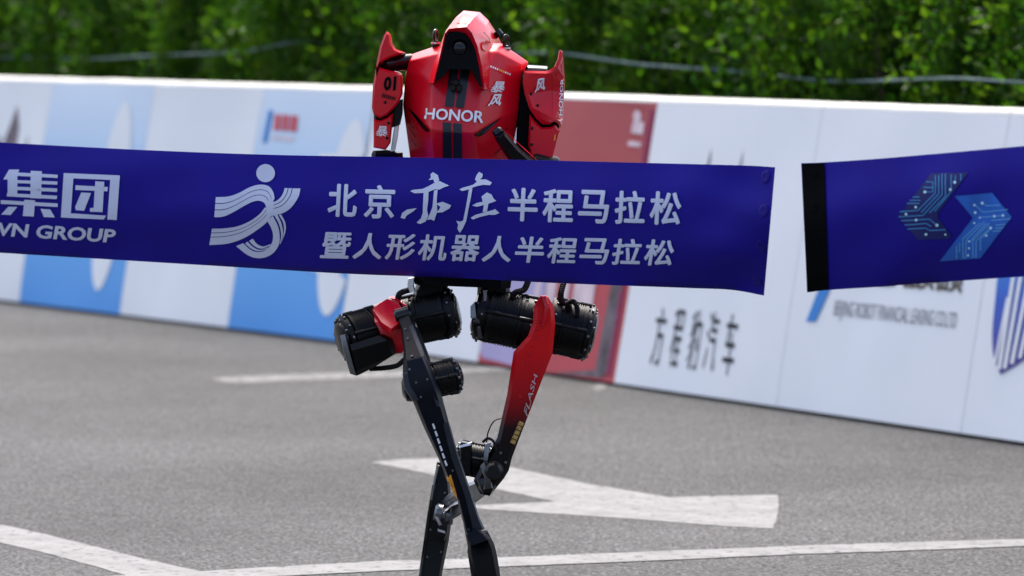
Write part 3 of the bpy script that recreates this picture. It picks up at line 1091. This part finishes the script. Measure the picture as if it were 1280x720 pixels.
# stripes
D('chest_stripe', polyshape([[(562.5, 86), (573.4, 86), (567, 134), (556, 133.3)]]), torso, 'stripe')
D('chest_stripe', polyshape([[(575.5, 86), (587, 87), (580, 135), (569.3, 134.2)]]), torso, 'stripe')
D('chest_stripe', polyshape([[(553.5, 152.8), (564, 153.6), (565, 215), (554, 215)]]), torso, 'stripe')
D('chest_stripe', polyshape([[(566.4, 153.9), (577.2, 154.9), (578, 215), (567, 215)]]), torso, 'stripe')
D('lettering', fit(Q('HONOR'), ((533, 135.5), (604, 139.5), (602.5, 153.5), (531.5, 148.5))), torso, 'white_decal', 6, 0.003, .45)
D('lettering', fit(Q('暴'), ((618, 102), (631.5, 102.5), (628.5, 115.5), (611, 115.5))), torso, 'white_decal', 6, 0.003, .2)
D('lettering', fit(Q('风'), ((616, 118.5), (627.5, 118), (624.5, 131.5), (609, 132.5))), torso, 'white_decal', 6, 0.003, .4)
D('small_print', polyshape([[(613 + k * 2.6, 82 + k * 1.05), (614.7 + k * 2.6, 82.6 + k * 1.05), (614.1 + k * 2.6, 84.8 + k * 1.05), (612.6 + k * 2.6, 84.2 + k * 1.05)] for k in range(10) if k not in (4, 5, 6)]), torso, 'white_decal')
D('small_print', polyshape([[(613 + k * 2.6, 82 + k * 1.05), (615 + k * 2.6, 82.7 + k * 1.05), (614.5 + k * 2.6, 84.8 + k * 1.05), (612.6 + k * 2.6, 84.2 + k * 1.05)] for k in (4, 5, 6)]), torso, 'orange_decal')
D('vent_slash', polyshape([[(508.5, 132.5), (520, 143), (533, 158), (537.5, 163), (533.5, 165), (528, 160), (516, 143)]]), torso, 'black_gloss')
D('vent_slash', polyshape([[(592, 168.5), (598.5, 171), (606, 166.7), (617, 156.5), (628, 146), (616, 153), (603, 161)]]), torso, 'black_gloss')
D('vent_lens', polyshape([[(601, 167.5), (606, 165), (615.5, 156.5), (622, 150.5), (614, 156)]]), torso, 'blue_gloss', 6, 0.0035)
for (a, b_) in (((508.5, 147), (517.5, 160)), ((511, 159), (520, 171)), ((513, 171), (521, 182)), ((634, 159), (622, 170)), ((626, 185.5), (618, 192))):
    D('scratch_mark', polyshape([[(a[0], a[1]), (a[0] + .9, a[1] + .4), (b_[0] + .6, b_[1] + .5), (b_[0] - .6, b_[1] + .3)]]), torso, 'black_matt')
# three-lobed knob
bm = bmesh.new()
for dx, dy in ((0, -4), (-3.8, 2.4), (3.8, 2.8)):
    c = W(570 + dx, 107 + dy, YR - .155)
    lathe(c + Vector((0, .045, 0)), c, [(0, .0095), (.85, .0095), (1, .007)], 16, bm)
RB('chest_knob', bm, 'black_gloss', torso)

# hood -------------------------------------------------------------
rim_o = [(542, 104, -.175), (547, 82, -.165), (551.5, 62, -.16), (556, 42, -.15), (561, 36, -.14), (572, 34.5, -.145), (583, 33.5, -.145), (590, 41, -.145), (597, 58, -.155), (603, 86, -.165), (605.5, 112, -.175)]
rim_i = [(543.5, 103, -.165), (549, 82, -.155), (553.5, 62.5, -.15), (557, 44.5, -.14), (562, 40, -.13), (572, 39, -.135), (582, 41.5, -.135), (587.5, 48, -.135), (594, 61, -.145), (599, 88, -.155), (601.5, 110, -.165)]
out1 = [(536, 103, -.10), (541, 82, -.08), (548, 62, -.03), (557, 39, -.09), (569, 23, -.085), (579, 17, -.08), (593, 22, -.085), (607, 34, -.06), (614, 54, -.03), (614, 84, -.08), (611, 112, -.11)]
out2 = [(537, 100, .02), (543, 78, .05), (551, 56, .07), (559, 36, .0), (570, 21.5, -.01), (579.5, 13.3, -.01), (600, 15.3, .0), (611, 26, .02), (620, 40, .08), (627, 55, .08), (624, 80, .05)]
out3 = [(541, 100, .08), (549, 78, .12), (556, 58, .16), (563, 42, .18), (572, 30, .19), (580, 24, .20), (598, 26, .20), (607, 34, .19), (614, 46, .18), (620, 60, .16), (615, 80, .12)]
inn = [(545, 103, -.09), (550, 82, -.08), (554.5, 63, -.07), (558, 46, -.06), (562.5, 42, -.055), (572, 41, -.055), (581, 43, -.055), (586, 49, -.06), (592, 62, -.07), (597, 88, -.08), (599, 110, -.09)]
bm = bmesh.new()
rr = [[bm.verts.new(W(x, y, YR + d)) for x, y, d in r] for r in (inn, rim_i, rim_o, out1, out2, out3)]
for a, b_ in zip(rr[:-1], rr[1:]):
    for i in range(len(a) - 1):
        bm.faces.new((a[i], a[i + 1], b_[i + 1], b_[i]))
bm.faces.new(rr[-1])
bmesh.ops.recalc_face_normals(bm, faces=bm.faces)
bmesh.ops.triangulate(bm, faces=[f for f in bm.faces if len(f.verts) > 4])
hood = RB('hood', bm, 'red', s=24)
# dark face recess with camera dome and its two lower points
vis = [(543, 103.5, -.172), (548.5, 82, -.157), (553, 62, -.147), (556.5, 44, -.138), (562, 39.6, -.132), (572, 38.8, -.134), (582.5, 41, -.134), (588, 48, -.135), (594.5, 61, -.145), (599.5, 88, -.158), (601.8, 111, -.180), (596, 100, -.168), (592, 90.5, -.160), (587, 87, -.158), (561, 86.5, -.158), (554, 95.5, -.165)]
visor = RB('visor', prism(vis, YR, 0.03, 0, 0), 'black_matt')
c = W(574.5, 61, YR - .125)
RB('camera_ring', lathe(c + Vector((0, .02, 0)), c + Vector((0, -.022, .0)), [(0, .036), (.8, .035), (1, .031), (1, .026), (.6, .024)], 32, cap=False), 'black_matt', visor)
bm = bmesh.new()
bmesh.ops.create_uvsphere(bm, u_segments=24, v_segments=14, radius=.023, matrix=Matrix.Translation(c + Vector((0, -.008, 0))))
RB('camera_lens', bm, 'black_gloss', visor, 60)
D('panel_seam', line2d([(565, 29), (576, 29.2), (586.5, 30.5)], .8), hood, 'black_matt', 5, .0018)
D('panel_seam', line2d([(604, 40), (611, 48), (615, 62)], .7), hood, 'black_matt', 5, .0018)
# raised fairing disc on the hood's side
D('fairing_disc', polyshape([disc2d(607.5, 57.5, 6, 6.5, 22)]), hood, 'red', 6, 0.004)
RB('side_sensor', lathe(W(620, 39, YR + .05), W(625, 45, YR + .05), [(0, .012), (1, .012)], 16), 'black_gloss', hood)
# lifting eyes
for (x, y, w, tilt) in ((544.5, 53.5, 3.4, 0), (632.5, 60, 3.6, .4)):
    e = empty_b = W(x, y, YR + .0)
    bm = bmesh.new()
    lathe(e + Vector((0, 0, -.012)), e + Vector((0, 0, .006)), [(0, .0095), (.6, .0095), (.6, .0095), (1, .006)], 18, bm)
    bolt = RB('lifting_eye', bm, 'black')
    R0 = .0155
    cc = e + Vector((0, 0, .018))
    pts = []
    ang = 1.15 - tilt
    for k in range(25):
        q = 2 * math.pi * k / 24
        pts.append(cc + Vector((math.cos(q) * R0 * math.cos(ang) * .6, math.cos(q) * R0 * math.sin(ang), math.sin(q) * R0)))
    RB('ring', tube(pts, .0036, 8, 49), 'black_gloss', bolt, 60)
    RB('washer', lathe(e + Vector((0, 0, -.003)), e + Vector((0, 0, .0015)), [(0, .0125), (1, .0125)], 18), 'silver', bolt)

# arms -------------------------------------------------------------
arm_l = [(483.3, 39), (480, 44.5), (475, 58), (471, 78), (468, 97), (466, 108), (464.8, 135), (467, 143), (475, 148), (483, 144.5), (491.7, 136.5), (498.6, 128), (503.2, 118), (503.2, 98), (502, 93), (498, 90.5), (486, 88), (476, 85), (473.5, 83),
         (479, 76.5), (487, 72), (497, 69), (507, 66), (494, 61), (489.6, 54), (487.5, 42)]
Ya = YR - .075
arm1 = RB('shoulder_armor', prism(arm_l, Ya, .12, .005, .007, back=.96), 'red')
sh1 = RB('shoulder_joint', lathe(W(476, 80, YR - .03), W(514, 77.5, YR + .01), [(0, .010), (.10, .019), (.35, .021), (1, .022)], 28), 'black_gloss')
fore_l = [(467, 149), (466.8, 184.5), (482, 187.5), (488, 179), (491.5, 141), (484, 147), (475, 151)]
fa1 = RB('lower_arm', prism(fore_l, Ya + .005, .10, .004, .006, back=.95), 'red')
RB('arm_core', beam([(490, 128, 503.5, 124, Ya + .04, .06), (491, 150, 503, 142, Ya + .04, .06), (489, 160, 500, 156, Ya + .04, .06)], .25), 'black')
RB('armor_hinge', beam([(468, 132, 496, 126, Ya + .03, .05), (467, 146, 492, 140, Ya + .03, .05), (467.5, 160, 490, 156, Ya + .03, .05)], .25), 'black_matt')
RB('arm_link', beam([(494, 150, 500, 146, Ya + .045, .04), (490, 176, 497, 172, Ya + .045, .04), (488, 190, 494, 188, Ya + .045, .04)], .25), 'silver')
RB('wrist', beam([(466, 188.5, 488, 187.5, Ya + .06, .06), (464, 193, 503, 191, Ya + .06, .07), (464, 206, 504, 206, Ya + .085, .07), (472, 232, 500, 232, Ya + .10, .06)], .3), 'black')
Yb = YR - .07
arm_r = [(654.7, 88.5), (670, 88.5), (681, 89), (686, 88), (693.5, 83), (697.8, 73.6), (699.9, 62), (702.5, 64, .01), (704.2, 72, .03), (706, 97, .05), (705.6, 110, .05), (703.5, 149, .05), (700.5, 160, .04), (697, 154, .01), (693, 152), (688, 155.5), (678, 155.5), (670, 148),
         (661.7, 135.5), (656, 118), (653.2, 102)]
bm = prism(arm_r, Yb, .12, .006, .008, back=.95)
arm2 = RB('shoulder_armor', bm, 'red')
D('armor_ridge', polyshape([[(690.3, 88), (698, 76), (701.8, 80), (703.3, 110), (700.8, 150), (694, 149), (690.5, 150.5)]]), arm2, 'red', 8, .001)
sh2 = RB('shoulder_joint', lathe(W(645, 96, YR + .035), W(684, 97, YR + .03), [(0, .032), (.5, .032), (1, .03)], 28), 'black_gloss')
fore_r = [(662, 143), (660.3, 180), (664.5, 200), (690, 200), (698, 167), (700, 163), (694, 156), (688, 159), (677, 159.5), (669, 152)]
fa2 = RB('lower_arm', prism(fore_r, Yb + .006, .10, .005, .006, back=.95), 'red')
RB('arm_core', beam([(646, 98, 662, 96, Yb + .06, .05), (645, 128, 668, 124, Yb + .05, .06), (646, 160, 664, 150, Yb + .05, .06), (644, 200, 664, 196, Yb + .05, .06)], .25), 'black_matt')
RB('armor_hinge', beam([(662, 132, 702, 132, Yb + .035, .05), (663, 150, 701, 152, Yb + .035, .05), (662, 172, 697, 168, Yb + .035, .05)], .25), 'black_matt')
RB('elbow', lathe(W(664, 206, Yb + .01), W(696, 212, Yb + .02), [(0, .030), (.1, .034), (.9, .034), (1, .03)], 28), 'black')
# forearm folded up across the chest
fo = beam([(617.5, 170, 624, 162.5, YR - .22, .032), (619, 175, 630.5, 164.5, YR - .215, .036), (633, 196, 650, 186, YR - .18, .045), (650, 222, 674, 205, YR - .12, .05), (668, 226, 690, 212, YR - .08, .05)], .42)
fo_o = RB('forearm', fo, 'black', s=50)
RB('forearm_cover', beam([(629.5, 162.5, 634, 166, YR - .235, .02), (649, 180, 657, 188, YR - .215, .03), (666, 195, 677, 206, YR - .17, .04)], .3), 'red', fo_o)
RB('fist_cap', lathe(W(618, 170, YR - .21), W(628, 161.5, YR - .21), [(0, .008), (.2, .015), (.8, .015), (1, .008)], 18), 'black_gloss', fo_o)
# arm prints and bolts
D('lettering', fit(Q('01', 0.05), ((480.5, 96), (496, 95), (494.5, 113.5), (479, 113))), arm1, 'black_matt', 5, .0025)
D('hatch_marks', polyshape([[(478.5 + k * 2.5, 116.5 + k * 0.8), (480 + k * 2.5, 116.9 + k * .8), (478.2 + k * 2.5, 122 + k * .6), (476.8 + k * 2.5, 121.6 + k * .6)] for k in range(7)]), arm1, 'black_matt', 5, .0025)
D('lettering', fit(Q('暴'), ((473, 157.5), (484.5, 158), (484, 171), (469, 169.5))), fa1, 'white_decal', 5, .0025, .15)
D('lettering', fit(Q('风'), ((672, 99.5), (681, 97), (680.5, 111.5), (668, 115.5))), arm2, 'white_decal', 5, .0025, .45)
D('lettering', fit(Q('HONOR', 0.012), ((697.6, 144), (700.3, 98), (704, 98), (701.8, 144.5))), arm2, 'white_decal', 5, .0035)
D('warning_mark', polyshape([[(693, 169), (695, 167), (694, 175), (692, 176)]]), fa2, 'orange_decal', 5, .003)
for tgt, pts in ((arm1, [(481.5, 128)]), (fa1, [(485.8, 154), (484, 172.6)]), (arm2, [(663.7, 117.5), (672, 132)]), (fa2, [(665, 160.5), (664.6, 180.7)])):
    for x, y in pts:
        h, n_, _, _ = bvh_of(tgt).ray_cast(CAM, ray(x, y).normalized())
        if h is not None:
            RB('bolt', lathe(h + Vector((0, .004, 0)), h - Vector((0, .003, 0)), [(0, .0042), (.7, .0042), (1, .003)], 14), 'black_gloss', tgt)

# waist and pelvis -------------------------------------------------
RB('waist', beam([(530, 250, 622, 246, YR - .05, .12), (534, 300, 618, 298, YR - .05, .12), (528, 330, 626, 332, YR - .06, .13)], .3), 'black')
pel = RB('pelvis', beam([(522, 322, 640, 326, YR - .07, .15), (516, 345, 640, 347, YR - .08, .16), (518, 356, 638, 361, YR - .08, .16)], .2), 'black_matt')
RB('hip_bracket', beam([(522, 352, 564, 352, YR - .06, .11), (514, 372, 556, 366, YR - .05, .10), (506, 385, 548, 380, YR - .05, .09)], .25), 'black', pel)
RB('hip_bracket', beam([(597, 356, 636, 359, YR - .06, .11), (596, 375, 640, 372, YR - .05, .10), (598, 388, 640, 386, YR - .05, .09)], .25), 'black', pel)
RB('hip_flange', beam([(510, 349, 518, 347, YR - .085, .05), (509, 358, 517, 357, YR - .085, .05), (512, 366, 519, 364, YR - .085, .05)], .2), 'silver', pel)
RB('hip_flange', beam([(604, 363, 609, 363, YR - .085, .05), (604, 376, 609, 377, YR - .085, .05), (605, 385, 609, 386, YR - .085, .05)], .2), 'steel', pel)


def finned(r, n, lip=0.96):
    out = [(0, r * .80), (0, r * .90), (.03, r * .97), (.13, r * .97), (.135, r * .86), (.17, r * .86), (.175, r * 1.0), (.22, r * 1.0)]
    for k in range(n):
        w = .42 / n
        t0 = .23 + w * k
        out += [(t0, r), (t0 + w * .5, r), (t0 + w * .55, r * lip), (t0 + w * .95, r * lip)]
    out += [(.66, r), (.70, r), (.705, r * .88), (.75, r * .88), (.755, r * .98), (.96, r * .98), (.98, r * .95), (1, r * .84)]
    return out


def motor(p0, p1, r, n, name='hip_motor', m='black', lip=.965, caps=True):
    o = RB(name, lathe(p0, p1, finned(r, n, lip), 44), m, s=30)
    ax = (p1 - p0).normalized()
    if caps:
        RB('end_cap', lathe(p0 - ax * .010, p0 + ax * .004, [(0, r * .55), (.3, r * .72), (1, r * .78)], 32), 'black_gloss', o)
        u = ax.orthogonal().normalized()
        v = ax.cross(u)
        bm = bmesh.new()
        for k in range(8):
            q = k * math.pi / 4 + .3
            c = p0 + (u * math.cos(q) + v * math.sin(q)) * r * .86
            lathe(c - ax * .004, c + ax * .004, [(0, .003), (1, .0038)], 8, bm)
        RB('cap_screws', bm, 'steel', o)['kind'] = 'stuff'
        L = (p1 - p0).length
        bm = bmesh.new()
        for t_, n_ in ((.08, 12), (.86, 12)):
            for k in range(n_):
                q = k * 2 * math.pi / n_ + .2
                dr = u * math.cos(q) + v * math.sin(q)
                c = p0 + ax * L * t_ + dr * r * .96
                lathe(c, c + dr * .006, [(0, .0035), (.8, .0035), (1, .0025)], 8, bm)
        RB('flange_screws', bm, 'steel', o)['kind'] = 'stuff'
        for k in range(5):
            q = k * 1.2566 + .9
            c = p0 + (u * math.cos(q) + v * math.sin(q)) * r * .985
            RB('tie_bar', lathe(c + ax * L * .12, c + ax * L * .92, [(0, .004), (.03, .0062), (.3, .0062), (.32, .0045), (.68, .0045), (.7, .0062), (.97, .0062), (1, .004)], 10), 'black', o)
    return o


# image-left leg: thigh driven forward
h1 = motor(W(429, 425, YR - .13), W(477, 411.5, YR - .09), .064, 9)
RB('motor_housing', beam([(433, 432, 478, 418, YR - .19, .08), (434, 440, 490, 424, YR - .20, .10), (440, 466, 496, 442, YR - .185, .10), (446, 470, 470, 458, YR - .17, .08)], .2), 'black', h1)
RB('housing_plate', beam([(425, 420, 432, 418, YR - .195, .06), (428, 436, 436, 434, YR - .20, .08), (437, 467, 446, 470, YR - .185, .08)], .2), 'steel', h1)
h2 = motor(W(569, 389, YR - .03), W(500, 404, YR - .02), .066, 9)
RB('motor_flange', beam([(560, 376, 569, 380, YR - .09, .09), (562, 392, 570, 392, YR - .095, .1), (560, 414, 569, 410, YR - .09, .09), (556, 424, 562, 424, YR - .08, .08)], .3), 'black', h2)
hl = RB('hip_link', beam([(464, 385, 489, 374, YR - .10, .10), (467, 403, 508, 397, YR - .165, .14), (472, 412, 510, 407, YR - .17, .15), (480, 430, 511, 428, YR - .165, .15), (488, 443, 504, 441, YR - .15, .12)], .1), 'red', s=28)
RB('hip_link_rim', beam([(486, 372.5, 498, 374, YR - .07, .10), (500, 379, 512, 384, YR - .08, .10), (508, 390, 516, 396, YR - .09, .10)], .25), 'red', hl)
th1 = RB('thigh', beam([(494, 396, 512, 388, YR - .19, .10), (501, 412, 517, 404, YR - .25, .10), (504, 440, 526, 432, YR - .36, .10), (503, 470, 541, 464, YR - .44, .10), (508, 492, 546, 488, YR - .45, .09)], .3), 'satin', s=28)
RB('thigh_clevis', lathe(W(494, 397, YR - .185), W(514, 391, YR - .185), [(0, .016), (.1, .020), (.9, .020), (1, .016)], 22), 'black_gloss', th1)
RB('thigh_side_plate', beam([(511, 409, 516, 405, YR - .262, .03), (521, 435, 527, 432, YR - .365, .03), (532, 462, 537, 462, YR - .445, .03)], .25), 'carbon_side', th1)
k1 = motor(W(572, 469, YR - .38), W(531, 478, YR - .40), .044, 5, 'knee_motor')
RB('knee_cap', lathe(W(502.5, 486, YR - .41), W(520, 484, YR - .41), [(0, .018), (.25, .034), (1, .038)], 30), 'black_gloss', k1)
sh = [(505, 452, 531, 446, YR - .455, .06), (505, 474, 541, 466, YR - .47, .075), (514, 498, 551, 492, YR - .47, .075), (530, 536, 561, 530, YR - .455, .07), (548, 574, 572, 569, YR - .44, .065), (560, 602, 580, 597, YR - .43, .06),
      (571.5, 626, 588, 622, YR - .42, .06), (579, 655, 594, 651, YR - .41, .06), (583, 676, 603, 668, YR - .40, .06), (588, 700, 606, 694, YR - .40, .06)]
shin1 = RB('shin', beam(sh, .28), 'carbon', s=26)
RB('shin_side_plate', beam([(553, 530, 561, 528, YR - .463, .05), (563, 572, 572.5, 569, YR - .447, .05), (580, 620, 589, 617, YR - .428, .05), (588, 652, 599, 648, YR - .417, .05), (590, 664, 606, 662, YR - .412, .05)], .25), 'carbon_side', shin1)
D('orange_mark', polyshape([[(558.5, 596), (563.5, 593), (572, 622), (568, 626.5)]]), shin1, 'orange_decal', 6, .003)
for k in range(6):
    x, y = 540 + k * 3.0, 530 + k * 9.2
    D('leg_lettering', polyshape([[(x, y), (x + 2.0, y - 1.2), (x + 4.6, y + 5.2), (x + 2.4, y + 6.6)]]), shin1, 'white_decal', 6, .003)
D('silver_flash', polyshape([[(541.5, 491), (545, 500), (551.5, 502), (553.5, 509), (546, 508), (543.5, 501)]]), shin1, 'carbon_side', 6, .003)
foot_toe = W(607, 797, YR - .56)
f1 = RB('foot', beam([(584.5, 672, 609, 665, YR - .40, .07), (584.5, 690, 618, 684, YR - .43, .10), (588, 706, 621.5, 700, YR - .46, .12), (592.5, 722, 624.5, 718, YR - .48, .14), (594, 760, 628, 758, YR - .53, .16), (596, 795, 630, 794, YR - .57, .17)], .25), 'black_matt', s=35)
zmin = min((v.co.z + WLOC[f1.name].z) for v in f1.data.vertices)
RB('sole', beam([(584, 690, 588, 690, YR - .40, .09), (589, 722, 594, 722, YR - .47, .13), (591, 796, 597, 796, YR - .55, .15)], .2), 'rubber', f1)

# image-right leg: pushing off
h3 = motor(W(596, 391, YR - .03), W(674, 408, YR - .03), .072, 9)
RB('motor_flange', beam([(588, 383, 594, 377, YR - .09, .04), (588, 398, 596, 396, YR - .095, .06), (593, 398, 600, 400, YR - .10, .06), (597, 422, 604, 424, YR - .08, .05)], .25), 'steel', h3)
h4 = motor(W(739.5, 417, YR - .03), W(684, 405, YR - .03), .074, 9)
RB('motor_clip', beam([(726, 381, 733, 380, YR - .05, .03), (726, 392, 733, 392, YR - .06, .03), (728, 402, 735, 403, YR - .07, .03)], .25), 'black_gloss', h4)
thigh_px = [(676, 369), (685, 371), (692.5, 383), (694, 407), (690.5, 442), (683, 461), (667.5, 501), (653, 538), (640, 572), (636, 588), (630, 598), (612, 620), (600, 617), (592, 601), (603, 580), (611, 567), (621.7, 547), (626, 528), (634, 492.5), (642, 440), (660, 420), (666.5, 402), (667.5, 383)]
Yt = YR - .135
th2 = RB('thigh', prism(thigh_px, Yt, .10, .010, .012, back=.96), 'red_fade', s=26)
ridge = RB('thigh_crest', beam([(676, 370, 683, 370, Yt - .018, .02), (680, 384, 687, 384, Yt - .022, .02), (677, 400, 684, 400, Yt - .022, .02), (675, 410, 679, 411, Yt - .014, .02)], .3), 'red', th2)
for x, y in ((673, 402), (672, 411), (668, 421), (665, 432), (662, 441), (659.5, 453), (650.5, 496)):
    h, n_, _, _ = bvh_of(th2).ray_cast(CAM, ray(x, y).normalized())
    RB('bolt', lathe(h + Vector((0, .004, 0)), h - Vector((0, .0035, 0)), [(0, .0046), (.6, .0046), (1, .003)], 14), 'red', th2)
D('lettering', fit(Q('FLASH', 0.0), ((655, 513), (667.5, 467), (672, 470), (658.5, 521))), th2, 'pale_decal', 6, .003)
D('gold_print', polyshape([[(649.5 - k * 2.4, 526 + k * 5.6), (654.5 - k * 2.4, 528.5 + k * 5.6), (652.5 - k * 2.4, 533 + k * 5.6), (647 - k * 2.4, 530.5 + k * 5.6)] for k in range(5)]), th2, 'gold_decal', 6, .003)
k2 = motor(W(571.5, 571, YR - .06), W(614, 580, YR - .06), .044, 5, 'knee_motor')
RB('motor_cover', beam([(571.5, 558, 578, 552, YR - .112, .05), (574, 556, 590, 555, YR - .116, .05), (575, 590, 590, 594, YR - .112, .05)], .25), 'black', k2)
RB('motor_trim', beam([(573, 557, 590, 553, YR - .116, .03), (573.5, 560, 590, 556, YR - .120, .03)], .2), 'silver', k2)
RB('knee_bracket', beam([(607, 555, 614, 553, YR - .15, .03), (605, 563, 612, 562, YR - .155, .03), (604, 575, 610, 576, YR - .155, .03)], .2), 'steel', k2)
sk2 = RB('shin', beam([(612, 598, 606, 620, YR - .12, .08), (600, 599, 600, 625, YR - .09, .08), (586, 604, 590, 632, YR - .02, .07), (570, 613, 574, 645, YR + .06, .06), (556, 623, 562, 652, YR + .13, .06), (546, 630, 552, 660, YR + .18, .06)], .25), 'steel', s=26)
RB('knee_shell', beam([(594, 600, 612, 596, YR - .15, .05), (598, 612, 622, 606, YR - .155, .05), (604, 619, 614, 619, YR - .15, .05)], .3), 'black_gloss', sk2)
RB('ankle_joint', lathe(W(543, 640, YR + .14), W(566, 645, YR + .14), [(0, .019), (.1, .024), (.4, .024), (.45, .018), (.6, .018), (.65, .024), (.9, .024), (1, .02)], 26), 'steel', sk2)
RB('ankle_actuator', beam([(548, 648, 562, 648, YR + .125, .04), (547, 664, 560, 664, YR + .12, .04), (547, 676, 556, 676, YR + .125, .04)], .25), 'black', sk2)
f2 = RB('foot', beam([(546, 578, 552, 578, YR + .20, .06), (541, 606, 562, 604, YR + .17, .07), (535.5, 640, 566, 640, YR + .165, .08), (530, 674, 561, 676, YR + .165, .08), (524, 718, 552.5, 718, YR + .165, .08), (521, 742, 551, 742, YR + .155, .09), (522, 763, 548, 763, YR + .14, .10)], .25), 'black', s=30)
RB('sole', beam([(540, 606, 546, 606, YR + .16, .09), (534, 642, 538, 642, YR + .155, .10), (523, 720, 527, 720, YR + .155, .10), (520, 744, 524, 744, YR + .145, .10)], .2), 'black_gloss', f2)

def on_plane(px, py, p0, n):
    d = ray(px, py)
    return CAM + d * ((p0 - CAM).dot(n) / d.dot(n))


hv = (sdir + Vector((0, -1, 0))).normalized()  # added plate over the hip link, angled to throw a sun glint
p0 = W(487, 392, YR - .165)
bm = bmesh.new()
f_ = [on_plane(x, y, p0, hv) for x, y in ((465.5, 386), (474, 379), (484, 373), (497, 377), (507, 391), (501, 402), (489, 411), (477, 403))]
loft([[p - hv * .02 for p in f_], f_], True, bm)
bm_bevel(bm, .003, 2, 40)
RB('hip_glint_plate', bm, 'red', hl)


def bolts_on(tgt, pts, m='steel', r=.0042, name='bolt'):
    for x, y in pts:
        h, n_, _, _ = bvh_of(tgt).ray_cast(CAM, ray(x, y).normalized())
        if h is not None:
            if n_.dot(ray(x, y)) > 0: n_ = -n_
            RB(name, lathe(h - n_ * .003, h + n_ * .0035, [(0, r), (.6, r), (1, r * .7), (1, r * .4), (.8, r * .35)], 14), m, tgt)


bolts_on(shin1, [(512, 462), (520, 478), (534, 474), (526, 496), (590, 648), (586, 662), (597, 668), (566, 588)], 'steel', .0036)
bolts_on(th1, [(507, 412), (510, 424), (515, 446)], 'steel', .0034)
bolts_on(th2, [(622, 585), (632, 578), (612, 604), (619, 598), (626, 566), (606, 590)], 'steel', .004)
bolts_on(f2, [(541, 622), (556, 616), (538, 662), (551, 690), (534, 696)], 'steel', .0034)
kc = RB('knee_pivot', lathe(W(617, 589, YR - .20), W(617, 589, YR - .13), [(0, .016), (.15, .023), (.4, .023), (.45, .027), (1, .027)], 28), 'black', th2)
RB('knee_strap', beam([(600, 584, 606, 578, YR - .175, .03), (606, 598, 613, 594, YR - .18, .03), (604, 612, 616, 610, YR - .17, .03)], .25), 'steel', th2)
RB('shin_brace', beam([(577, 628, 583, 622, YR - .01, .03), (563, 634, 569, 628, YR + .06, .03), (552, 644, 557, 636, YR + .115, .03)], .25), 'silver', sk2)
RB('ankle_fork', beam([(545, 632, 549, 631, YR + .12, .03), (543, 646, 548, 646, YR + .118, .03), (548, 657, 553, 656, YR + .12, .03)], .25), 'silver', sk2)
RB('ankle_fork', beam([(560, 628, 564, 628, YR + .10, .03), (563, 646, 567, 646, YR + .10, .03), (560, 656, 566, 656, YR + .11, .03)], .25), 'steel', sk2)
RB('foot_strap', beam([(547, 661, 557, 664, YR + .118, .02), (547, 664, 557, 667, YR + .118, .02)], .2), 'silver', f2)
RB('foot_edge', beam([(547, 582, 549, 582, YR + .165, .02), (540, 612, 542, 612, YR + .158, .02), (530.5, 674, 532.5, 674, YR + .155, .02), (524, 720, 526, 720, YR + .155, .02)], .2), 'steel', f2)
RB('heel_clamp', beam([(583, 668, 596, 660, YR - .425, .03), (585, 676, 606, 667, YR - .43, .03), (590, 682, 612, 674, YR - .44, .03)], .25), 'satin', shin1)
RB('knee_plate', beam([(503, 468, 510, 466, YR - .48, .03), (505, 486, 514, 484, YR - .488, .03), (516, 502, 524, 500, YR - .485, .03)], .3), 'carbon_side', shin1)
for pts, r in (([W(516, 400, YR - .10), W(524, 420, YR - .20), W(532, 440, YR - .32), W(537, 456, YR - .39)], .0055),
               ([W(604, 552, YR - .13), W(610, 548, YR - .15), W(617, 552, YR - .16), W(619, 562, YR - .16)], .004)):
    RB('cable', tube(pts, r, 8, 40, .3), 'rubber', s=60)

# cables -----------------------------------------------------------
for pts, r, rib, nn in (
        ([W(660, 352, YR), W(655, 362, YR - .04), W(644, 366, YR - .06), (W(640, 373, YR - .07))], .0085, .3, 40),
        ([W(705, 352, YR - .02), W(701, 368, YR - .05), W(703, 377, YR - .07), W(711, 381, YR - .08), W(712, 390, YR - .08)], .0085, .3, 54),
        ([W(708, 380, YR - .09), W(716, 377, YR - .10), W(721, 383, YR - .11), W(722, 394, YR - .09)], .0075, .3, 40),
        ([W(497, 376, YR - .05), W(499, 368, YR - .06), W(506, 364, YR - .06), W(514, 362, YR - .05)], .008, .0, 18),
        ([W(463, 461, YR - .12), W(480, 460, YR - .14), W(496, 457, YR - .18), W(506, 449, YR - .22)], .007, .3, 60)):
    RB('cable', tube(pts, r, 10, nn, rib), 'rubber', s=60)
RB('wire', tube([W(626, 523, YR - .06), W(617, 527, YR - .09), W(610, 541, YR - .10), W(608, 557, YR - .10)], .0018, 6, 24), 'black_matt', s=60)
